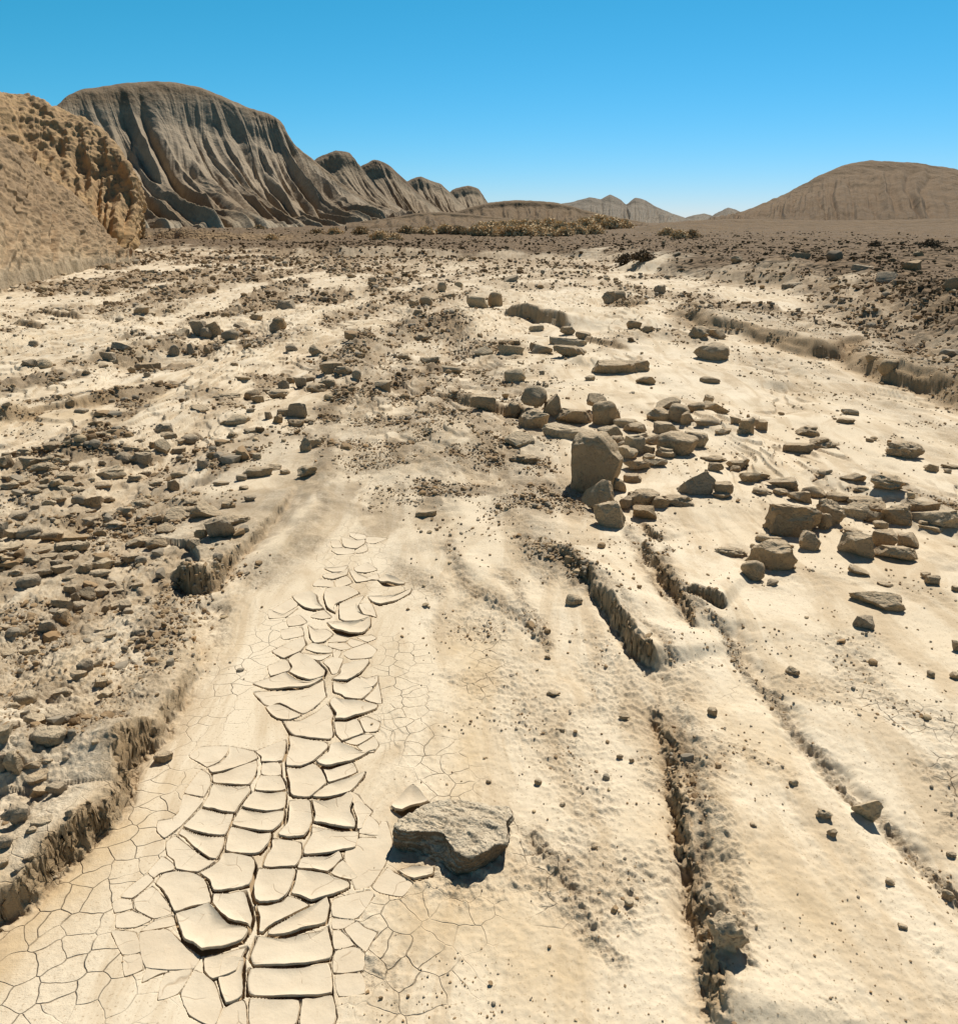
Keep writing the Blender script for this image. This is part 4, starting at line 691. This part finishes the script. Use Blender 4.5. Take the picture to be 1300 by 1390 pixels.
# ------------------------------------------------------------------ mud plates
def grow_outline(P, n=5, k=.5, seed=0):
    out = []; m = len(P); r = np.random.RandomState(seed)
    for i in range(m):
        p0, p1, p2, p3 = P[i - 1], P[i], P[(i + 1) % m], P[(i + 2) % m]
        for j in range(n):
            t = j / n; lin = p1 + (p2 - p1) * t
            cat = .5 * (2 * p1 + (p2 - p0) * t + (2 * p0 - 5 * p1 + 4 * p2 - p3) * t * t + (3 * p1 - p0 - 3 * p2 + p3) * t ** 3)
            out.append(lin * (1 - k) + cat * k)
    O = np.array(out); L = np.linalg.norm(P - P.mean(0), axis=1).mean()
    nz = fbm(O[:, 0] / L * 5, O[:, 1] / L * 5, 3, seed) * L * .018; c = O.mean(0); d = O - c; d /= np.linalg.norm(d, axis=1, keepdims=True)
    return O + d * nz[:, None]
NUM = ['first', 'second', 'third', 'fourth', 'fifth', 'sixth', 'seventh', 'eighth', 'ninth', 'tenth', 'eleventh', 'twelfth', 'thirteenth', 'fourteenth']
def crk(w, pts): ox, oy, k = WIN[w]; return [gp(ox + x / k, oy + y / k) for x, y in pts]
CRACKW = [(np.array(crk(2, [(80,590),(180,740),(260,830),(330,860),(380,930),(400,975)]) + crk(3, [(400,120),(350,260),(345,340),(380,430),(395,500),(400,620),(375,760),(370,830),(280,930),(245,1000)]) + crk(4, [(180,70),(130,180),(70,370)])), .0035),
          (np.array(crk(4, [(40,385),(90,530),(115,620),(105,740),(40,900),(10,975),(20,1100),(30,1300)])), .005), (np.array(crk(2, [(530,0),(560,100),(570,150)])), .004), (np.array(crk(2, [(665,320),(745,400),(752,560),(775,620)])), .005),
          (np.array(crk(1, [(400,500),(470,560),(510,680),(620,760)])), .006)]
def plate(P, lift, seed):
    A = .5 * np.sum(P[:, 0] * np.roll(P[:, 1], -1) - P[:, 1] * np.roll(P[:, 0], -1))
    if A < 0: P = P[::-1]
    size = math.sqrt(abs(A)); gap = .0014 + .0026 * min(lift, 2.0) / 2
    O = grow_outline(P, 6, .55, seed); n = len(O)
    tang = np.roll(O, -1, 0) - np.roll(O, 1, 0); tang /= np.linalg.norm(tang, axis=1, keepdims=True) + 1e-9
    O = O - np.stack([tang[:, 1], -tang[:, 0]], 1) * gap
    for CW, wd in CRACKW:                               # the long fissures gape
        d, _, _ = near_seg(O[:, 0], O[:, 1], CW); cc = O.mean(0); dr = cc - O; dr /= np.linalg.norm(dr, axis=1, keepdims=True)
        O = O + dr * (wd * sst(.02, .004, d))[:, None]
    c = O.mean(0); th = np.arctan2(O[:, 1] - c[1], O[:, 0] - c[0])
    # bowl: near edge (towards the viewer) and far edge curl up, by different amounts
    r = np.random.RandomState(seed); a0 = r.uniform(-.35, .35)
    lobe = .62 + .28 * np.cos(2 * (th - math.pi / 2 - a0)) + .18 * np.cos(th + math.pi / 2 - a0 * 1.5)
    Lm = lift ** 1.5 / 1.3 * .0072 * min(1, size / .13 + .3)
    fr = [0, .25, .45, .62, .76, .87, .95, .985, 1.0]
    V = [[c[0], c[1], 0, 0]]
    Hc = hz(*c)
    for f in fr[1:]:
        ring = c + (O - c) * f
        z = Lm * lobe * .8 * f ** 2.6 + .0012 * fbm(ring[:, 0] * 20, ring[:, 1] * 20, 2, seed)
        if f == 1.0: z = z - .0012
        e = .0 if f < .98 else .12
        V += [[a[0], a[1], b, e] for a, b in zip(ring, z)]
    top = len(fr) - 1; thick = .0032 + .0028 * min(lift, 2)
    last = V[-n:]
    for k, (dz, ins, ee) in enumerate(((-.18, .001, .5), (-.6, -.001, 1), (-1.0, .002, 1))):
        for a in last:
            d = np.array(a[:2]) - c; d = d / (np.linalg.norm(d) + 1e-9)
            j = .0007 * math.sin(a[0] * 900 + k) ; q = np.array(a[:2]) - d * (ins + j)
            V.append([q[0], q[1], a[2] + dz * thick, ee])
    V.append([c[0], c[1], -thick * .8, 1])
    Fs = []
    for j in range(n): Fs.append((0, 1 + j, 1 + (j + 1) % n))
    for k in range(top - 1 + 3):
        a = 1 + k * n; b = a + n
        for j in range(n): Fs.append((a + j, b + j, b + (j + 1) % n, a + (j + 1) % n))
    b = 1 + (top - 1 + 3) * n
    for j in range(n): Fs.append((b + (j + 1) % n, b + j, len(V) - 1))
    V = np.array(V); loc = (c[0], c[1], Hc + (.001 if lift > .65 else .0008))
    co = V[:, :3] - np.array([c[0], c[1], 0])
    return co, Fs, V[:, 3], loc
def build_plates():
    s = 100
    for cname, lst in PLW:
        items = sorted(lst, key=lambda q: -q[1].mean(0)[1])
        for i, (lift, P) in enumerate(items):
            s += 1; co, Fs, e, loc = plate(P, lift, s)
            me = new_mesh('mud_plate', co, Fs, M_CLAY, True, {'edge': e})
            me.set_sharp_from_angle(angle=math.radians(48))
            look = 'strongly curled' if lift >= 2 else 'curled' if lift >= 1.3 else 'slightly dished' if lift >= .7 else 'thin flat'
            sz = math.sqrt(abs(.5 * np.sum(P[:, 0] * np.roll(P[:, 1], -1) - P[:, 1] * np.roll(P[:, 0], -1))))
            look += ' small' if sz < .06 else ' large' if sz > .16 else ''
            link('mud_plate', me, '%s mud plate, %s from top %s' % (look, NUM[i], cname), 'mud plate', 'cracked mud plates', None, loc)
build_plates()
# ------------------------------------------------------------------ stones
def ico(sub):
    bm = bmesh.new(); bmesh.ops.create_icosphere(bm, subdivisions=sub, radius=1)
    v = np.array([x.co[:] for x in bm.verts]); f = np.array([[q.index for q in x.verts] for x in bm.faces]); bm.free(); return v, f
ICO = {k: ico(k) for k in (1, 2, 3, 4, 5)}
def stone_shape(kind, sub, seed, W, D, H, lean=0.0):
    r = np.random.RandomState(seed); v, f = ICO[sub]; v = v.copy()
    nc = {'b': 13, 'r': 8, 's': 11, 'w': 11, 'c': 6, 'B': 1}[kind]; lo, hi = {'b': (.58, .95), 'r': (.66, .9), 's': (.6, .95), 'w': (.5, .9), 'c': (.6, .95), 'B': (.9, 1)}[kind]
    v = np.sign(v) * np.abs(v) ** {'b': .5, 's': .55, 'w': .6, 'r': .8, 'c': .8, 'B': .68}[kind]; v /= np.abs(v).max()
    q_ = r.normal(size=(3, 3)); q_, _ = np.linalg.qr(np.eye(3) + q_ * .12); v = v @ q_
    dirs = []
    for i in range(nc):
        n = r.normal(size=3); n /= np.linalg.norm(n); dirs.append((n, r.uniform(lo, hi)))
    if kind == 'B': dirs = [(np.array(q), d) for q, d in (((.55,-.1,.83),.86),((-.5,-.2,.84),1.02),((.1,-1,.12),.74),((-1,0,-.12),.86),((.9,-.3,-.35),.92),((.2,-.72,.68),.90),((0,0,1),.9),((-.6,-.7,0),.9))]
    if kind == 's': dirs += [(np.array([r.uniform(-.15, .15), r.uniform(-.15, .15), 1]), .34), (np.array([0, 0, -1.]), .34)]
    if kind == 'w': a = r.uniform(0, 6.28); dirs += [(np.array([math.cos(a) * .62, math.sin(a) * .62, .78]), .25)]
    if kind == 'b': dirs += [(np.array([0, 0, 1.]) + r.normal(size=3) * .12, .6)]
    for n, d in dirs:
        n = n / np.linalg.norm(n); s = v @ n - d; m = s > 0; v[m] -= np.outer(s[m] * (.97 if kind != 'r' else .8), n)
    amp = {'b': .085, 'r': .075, 's': .08, 'w': .075, 'c': .2, 'B': .05}[kind]
    nv = v / np.linalg.norm(v, axis=1, keepdims=True)
    off = r.uniform(0, 50); v = v + nv * (fbm3(v * 1.1 + off, 4, 3) * amp * 1.8 + (fbm3(v * 4 + off, 4, 5) * amp * 1.0 if sub > 2 else 0))[:, None]
    a = 0 if kind == 'B' else r.uniform(0, 6.28) if kind != 's' else r.uniform(-.5, .5); ca, sa = math.cos(a), math.sin(a); v = v @ np.array([[ca, sa, 0], [-sa, ca, 0], [0, 0, 1]])
    t = lean + r.uniform(-.18, .18); ct, st = math.cos(t), math.sin(t); v = v @ np.array([[ct, 0, -st], [0, 1, 0], [st, 0, ct]])
    lo_, hi_ = v.min(0), v.max(0); v = (v - (lo_ + hi_) / 2) / (hi_ - lo_); v *= np.array([W, D, H]); v[:, 2] += H / 2
    return v, f
def stone_mesh(kind, sub, seed, W, D, H, col, lean=0):
    v, f = stone_shape(kind, sub, seed, W, D, H, lean); me = new_mesh('stone', v, f, M_ROCK[col], True)
    me.set_sharp_from_angle(angle=math.radians(34 if kind in 'bws' else 60)); return me
# cluster: where, (u centre, v bottom, width px, height px, shape, colour[, own label])
CN = ['brown', 'grey', 'tan', 'ochre', 'black']; KN = {'b': 'blocky', 'r': 'rounded', 's': 'flat', 'w': 'wedge-shaped', 'c': 'crumbly', 'B': 'blocky'}
TAKEN = []
def build_stones():
    seed = 500
    for cname, order, lst in STONES:
        arr = np.array([[q[0], q[1], q[2], q[3]] for q in lst], float); X, Y, Z = hit(arr[:, 0], arr[:, 1])
        idx = sorted(range(len(lst)), key=(lambda i: lst[i][0]) if order == 'left' else (lambda i: lst[i][1] - lst[i][3] / 2))
        rank = {i: k for k, i in enumerate(idx)}
        for i, q in enumerate(lst):
            u, v, w, h, kind, col = q[:6]; seed += 1; x, y, z = X[i], Y[i], Z[i]
            zf = y * cp - (z - HC) * sp; R = math.hypot(x, y); al = math.atan2(HC - z, R)
            W = 1.08 * w * zf / F; D = W * {'b': .74, 'r': .8, 's': .65, 'w': .7, 'c': .75, 'B': .8}[kind]
            if w > 2.6 * h: D = W * .5
            hm = 1.08 * h * zf / F; D = min(D, hm / math.sin(al) * .8 if hm / math.sin(al) * .8 > W * .35 else W * .35)
            H = max((hm - D * math.sin(al) * .6) / math.cos(al), .22 * min(W, D))
            sink = H * .3; dirx, diry = x / R, y / R
            cx, cy = x + dirx * D * .42, y + diry * D * .42
            sub = 5 if w > 60 else 4 if w > 34 else 3 if w > 12 else 2
            up = q[7] if len(q) > 7 else 0
            me = stone_mesh(kind, sub, seed, W, D, H + sink, col)
            o = bpy.data.objects.new('rock' if w > 30 else 'stone', me); COL.objects.link(o); o.location = (cx, cy, z - sink + up); o.rotation_euler.z = -math.atan2(x, y)
            own = q[6] if len(q) > 6 else None
            sz = 'big ' if W > .2 else 'small ' if W < .07 else ''
            o['label'] = own or '%s%s %s stone, %s %s' % (sz, KN[kind], CN[col], NUM[rank[i]] + (' from left' if order == 'left' else ' from top'), cname)
            o['category'] = 'rock' if w > 30 else 'stone'; o['group'] = 'loose stones of the wash'
            TAKEN.append((cx, cy, max(W, D) * .5))
build_stones()
# the slab in the foreground: its outline, remeshed finely and weathered
def build_slab():
    top = [(536,1122),(541,1112),(556,1104),(575,1094),(596,1089),(620,1087),(650,1089),(672,1093),(690,1096),(694,1106),(686,1118),(687,1130),(686,1143),(672,1146),(662,1154),(642,1161),(624,1160),(613,1146),(600,1131),(575,1127),(552,1128),(541,1126)]
    base = [(537,1150),(542,1116),(558,1108),(577,1100),(596,1095),(620,1093),(650,1095),(670,1100),(686,1104),(688,1112),(682,1126),(684,1140),(684,1152),(675,1163),(660,1176),(642,1184),(620,1188),(606,1181),(588,1170),(566,1158),(550,1154),(540,1151)]
    Hs = .057; g0 = hz(*gp(615, 1140)); T = np.array([gp(u, v, g0 + Hs) for u, v in top]); B = np.array([gp(u, v, g0) for u, v in base]); n = len(T); c = T.mean(0)
    rings = [(B, -.012), (B * .6 + T * .4 + (T - c) * .02, Hs * .35), (T + (T - c) * .012, Hs * .75), (T, Hs)]
    V = [(a[0] - c[0], a[1] - c[1], z) for P, z in rings for a in P]; b = len(V); V += [(0, 0, -.012), (0, 0, Hs + .002)]; Fc = []
    for k in range(3):
        for j in range(n): Fc.append((k * n + j, k * n + (j + 1) % n, (k + 1) * n + (j + 1) % n, (k + 1) * n + j))
    for j in range(n): Fc += [(b, (j + 1) % n, j), (b + 1, 3 * n + j, 3 * n + (j + 1) % n)]
    me = new_mesh('slab_rock', V, Fc, None, True); bm = bmesh.new(); bm.from_mesh(me); bmesh.ops.recalc_face_normals(bm, faces=bm.faces); bm.to_mesh(me); bm.free()
    o = link('rock', me, 'flat dark-sided rock with pale dusty top, alone on the cracked mud in the foreground', 'rock', 'loose stones of the wash', None, (c[0], c[1], g0))
    md = o.modifiers.new('r', 'REMESH'); md.mode = 'VOXEL'; md.voxel_size = .0022
    dg = bpy.context.evaluated_depsgraph_get(); m2 = bpy.data.meshes.new_from_object(o.evaluated_get(dg)); o.modifiers.clear(); o.data = m2
    N_ = len(m2.vertices); co = np.zeros(N_ * 3, np.float32); m2.vertices.foreach_get('co', co); co = co.reshape(-1, 3).astype(float); nr = np.zeros(N_ * 3, np.float32); m2.vertex_normals.foreach_get('vector', nr); nr = nr.reshape(-1, 3)
    up = np.clip(nr[:, 2], 0, 1)
    d = .006 * fbm3(co * 16, 3, 3) + .0016 * fbm3(co * 60 * np.array([1, 1.6, 1.6]), 4, 5)
    led = fbm(co[:, 0] * 6 - co[:, 1] * 12, co[:, 1] * 24 + co[:, 0] * 14, 5, 12, .6); d += up * (.0028 * sst(-.25, -.1, led) + .003 * sst(.15, .22, led) - .003)
    side = 1 - np.abs(nr[:, 2]); d += side * .004 * sst(-.1, .1, pn(co[:, 2] * 140 + fbm3(co * 20, 2, 8) * 1.5, co[:, 0] * 9, 4))
    co += nr * d[:, None]; m2.vertices.foreach_set('co', co.astype(np.float32).ravel()); m2.materials.clear(); m2.materials.append(M_SLAB)
    m2.polygons.foreach_set('use_smooth', np.ones(len(m2.polygons), bool)); m2.update(); m2.name = 'slab_rock'
build_slab()
# ------------------------------------------------------------------ loose gravel nobody could count, and the larger stones among it
def soft_pick(n, ymin, ymax, rnd, vmin=None):
    u = rnd.uniform(-70, 1370, n); v = ymin + (ymax - ymin) * rnd.rand(n); return u, v
def scatter():
    rnd = np.random.RandomState(5)
    U, V = [], []
    for (a, b, n) in ((322, 380, 52000), (380, 480, 80000), (480, 700, 105000), (700, 1000, 95000), (1000, 1400, 60000)):
        u, v = soft_pick(n, a, b, rnd); U.append(u); V.append(v)
    U = np.concatenate(U); V = np.concatenate(V); x, y = gp(U, V); H, cr, di, stn, ck, pl, uu, vv, bk = height(x, y)
    # how likely a stone lies here
    cen_ = sst(440, 500, V) * sst(760, 660, V) * sst(420, 500, U) * sst(800, 680, U)
    left = sst(520, 250, U) * sst(500, 620, V)
    p = .022 + .55 * np.clip(di, 0, 1) ** 1.3 + .30 * np.clip(cr - .2, 0, 1) + .35 * pl + .22 * bk + .16 * cen_
    clump = fbm(x * 2.5, y * 2.5, 4, 33); p = p * (.12 + 1.9 * sst(-.12, .38, clump) ** 1.2) + .05 * left * sst(-.1, .5, clump)
    p[V > 640] *= .8
    calm = strip_d(U, V); p = p * sst(75, 150, calm * np.clip(900 / V, .6, 1.4)) 
    keep = rnd.rand(len(p)) < p
    U, V, x, y, H, cr, di, pl = [a[keep] for a in (U, V, x, y, H, cr, di, pl)]
    s = 1.9 * np.exp(rnd.normal(size=len(U)) * .42) * (1 + 1.0 * np.clip(di, 0, 1))     # apparent size
    s = s * np.where(rnd.rand(len(s)) < .08 * left[keep] + .012, rnd.uniform(1.8, 3.6, len(s)), 1.0); s = np.where(V > 700, s * 1.3, s); R = np.hypot(x, y)
    zf = y * cp - (H - HC) * sp; S = np.clip(s * zf / F, .003, .22)
    base = []
    for k in range(14): base.append(stone_shape('bwsbc'[k % 5], 1 if k % 2 else 1, 900 + k, 1, rnd.uniform(.7, 1), rnd.uniform(.45, .8)))
    fine = [stone_shape('bwsbr'[k % 5], 2, 950 + k, 1, rnd.uniform(.7, 1), rnd.uniform(.4, .75)) for k in range(12)]
    groups = {}
    colr = rnd.rand(len(U)); 
    for i in range(len(U)):
        g = 4 if rnd.rand() < pl[i] * .9 + .25 * min(di[i], 1) else (0 if colr[i] < .5 else 1 if colr[i] < .78 else 2 if colr[i] < .93 else 3); far = s[i] < 3.2
        groups.setdefault(g, []).append((i, far))
    VV, FF, MI = [], [], []; off = 0
    for g, lst in groups.items():
        for i, far in lst:
            bv, bf = (base[i % 14] if far else fine[i % 12]); a = rnd.rand() * 6.28; ca, sa = math.cos(a), math.sin(a)
            v = bv * S[i]; v = np.stack([v[:, 0] * ca - v[:, 1] * sa + x[i], v[:, 0] * sa + v[:, 1] * ca + y[i], v[:, 2] + H[i] - S[i] * .12], 1)
            VV.append(v); FF.append(bf + off); MI.append(np.full(len(bf), g)); off += len(v)
    VV = np.concatenate(VV); FF = np.concatenate(FF); MI = np.concatenate(MI)
    me = new_mesh('gravel', VV, FF, None, False)
    for m in M_GRAV: me.materials.append(m)
    me.polygons.foreach_set('material_index', MI.astype(np.int32))
    link('gravel', me, 'small stones and clods strewn over the wash', 'gravel', None, 'stuff'); print('gravel', len(U), len(VV))
def grav(name, c1, c2):
    m, nt, b = mat(name, .92); pos = N(nt, 'ShaderNodeNewGeometry').outputs['Position']
    c = mix(nt, ramp(nt, noise(nt, pos, 14, 4, .7), [(.3, 0), (.7, 1)]), c1, c2); nt.links.new(c, b.inputs['Base Color']); return m
M_GRAV = [grav('gravel_brown', (.38, .26, .145), (.27, .185, .10)), grav('gravel_grey', (.33, .275, .20), (.24, .20, .145)), grav('gravel_tan', (.52, .40, .25), (.40, .30, .18)), grav('gravel_ochre', (.42, .27, .135), (.32, .21, .11)), grav('gravel_dark', (.20, .128, .064), (.14, .09, .046))]
scatter()
# ------------------------------------------------------------------ dry shrubs on the far plain
def shrub_mesh(seed, tone):
    r = np.random.RandomState(seed); V, Fc = [], []
    for i in range(420):
        a = r.uniform(0, 6.28); e = r.uniform(.15, 1.5); L = r.uniform(.55, 1.0); rad = math.cos(e) * L * .75; h = math.sin(e) * L * .62
        bx, by = r.uniform(-.12, .12, 2); tip = np.array([math.cos(a) * rad, math.sin(a) * rad, h]); midp = tip * .6 + np.array([0, 0, .08]); b0 = np.array([bx, by, 0])
        sd = np.array([-math.sin(a), math.cos(a), 0]) * .016 + np.array([0, 0, .01]); k = len(V)
        V += [b0 - sd * .5, b0 + sd * .5, midp + sd, midp - sd, tip]; Fc += [(k, k + 1, k + 2, k + 3), (k + 3, k + 2, k + 4)]
        for q in range(3):
            t = r.uniform(.45, 1); c = tip * t + np.array([0, 0, .1 * (1 - t)]) + r.uniform(-.05, .05, 3); d1 = r.normal(size=3) * .035; d2 = r.normal(size=3) * .035; k = len(V)
            V += [c - d1, c + d2, c + d1 * 1.4, c - d2]; Fc += [(k, k + 1, k + 2, k + 3)]
    return new_mesh('dry_shrub', V, Fc, M_SHRUB[tone], False)
def shrub_mat(name, c):
    m, nt, b = mat(name, .9); b.inputs['Base Color'].default_value = (*c, 1)
    return m
M_SHRUB = [shrub_mat('dry_straw', (.64, .48, .28)), shrub_mat('dry_twigs', (.46, .335, .19)), shrub_mat('dark_brush', (.17, .12, .07))]
SH = [shrub_mesh(3, 0), shrub_mesh(4, 0), shrub_mesh(5, 1), shrub_mesh(6, 2)]
SHRUBS = [('in the back row below the hill', [(655,313,13,0),(668,314,15,1),(682,313,14,0),(697,313,14,1),(712,313,15,0),(728,313,13,1),(745,313,15,0),(760,313,14,1),(778,313,13,0),(795,312,17,1),(812,311,20,0),(830,311,17,1),(846,311,14,0)]),
          ('in the front row below the hill', [(648,320,15,1),(663,321,16,0),(679,321,15,1),(694,321,17,0),(711,321,18,1),(727,321,17,0),(743,320,14,1),(766,319,13,1),(786,318,12,0),(806,318,14,1),(905,322,12,0),(922,324,13,1),(938,323,12,2)]),
          ('in the row left of the brown hill', [(352,318,9,2),(368,319,10,0),(430,319,11,2),(455,320,12,0),(490,318,12,2),(515,319,14,0),(534,320,12,1),(552,318,12,2),(578,321,12,1),(604,320,13,0),(622,320,12,2)]),
          ('on the stony ground at the right', [(872,355,16,3),(850,357,14,3),(1072,310,12,2),(1110,308,12,3),(1170,311,13,2),(1262,336,13,3),(1188,334,9,3)])]
for cname, lst in SHRUBS:
    X, Y, Z = hit([q[0] for q in lst], [q[1] for q in lst])
    for i, (u, v, h, k) in enumerate(sorted(lst)):
        j = lst.index((u, v, h, k)); o = bpy.data.objects.new('dry_shrub', SH[k]); COL.objects.link(o); zf = Y[j] * cp - (Z[j] - HC) * sp
        s = h * zf / F / .62; o.location = (X[j], Y[j], Z[j] - .03); o.scale = (s * 1.15, s * 1.1, s); o.rotation_euler.z = i * 1.3
        o['label'] = '%s dry shrub, %s from left %s' % (['pale', 'pale', 'brown', 'dark'][k], NUM[i], cname); o['category'] = 'shrub'; o['group'] = 'dry shrubs of the far plain'
# ------------------------------------------------------------------ light
EL, AZ = math.radians(50), math.radians(21)         # sun ahead of the viewer and to the right
w = bpy.data.worlds.new('World'); SC.world = w; w.use_nodes = True; nt = w.node_tree
sky = nt.nodes.new('ShaderNodeTexSky'); sky.sky_type = 'NISHITA'; sky.sun_disc = False; sky.sun_elevation = EL; sky.sun_rotation = AZ
sky.altitude = 1500; sky.air_density = 1.0; sky.dust_density = .0; sky.ozone_density = 3
sep = nt.nodes.new('ShaderNodeSeparateColor'); com = nt.nodes.new('ShaderNodeCombineColor'); nt.links.new(sky.outputs[0], sep.inputs[0])
for i, (k, e) in enumerate(((.0967, 1.85), (1.318, .79), (.880, 1.09))):      # polarised sky: deeper overhead, pale at the horizon
    pw = math_(nt, 'POWER', sep.outputs[i], e); nt.links.new(math_(nt, 'MULTIPLY', pw, k), com.inputs[i])
tcz = nt.nodes.new('ShaderNodeTexCoord'); sz = nt.nodes.new('ShaderNodeSeparateXYZ'); nt.links.new(tcz.outputs['Generated'], sz.inputs[0])
hi = mix(nt, 1.0, sky.outputs[0], (.42, .41, .42), 'MULTIPLY')
nt.links.new(mix(nt, ramp(nt, sz.outputs[2], [(.25, 0), (.5, 1)]), com.outputs[0], hi), nt.nodes['Background'].inputs[0])
nt.nodes['Background'].inputs[1].default_value = .07
ld = bpy.data.lights.new('sun', 'SUN'); ld.energy = 4.2; ld.angle = math.radians(.53); ld.color = (1, .935, .83)
so = bpy.data.objects.new('sun', ld); COL.objects.link(so)
sd = Vector((math.sin(AZ) * math.cos(EL), math.cos(AZ) * math.cos(EL), math.sin(EL)))
so.rotation_euler = sd.to_track_quat('Z', 'Y').to_euler(); so.location = (0, 0, 50)
SC.view_settings.view_transform = 'Standard'; SC.view_settings.look = 'None'; SC.view_settings.exposure = .42; SC.view_settings.gamma = 1
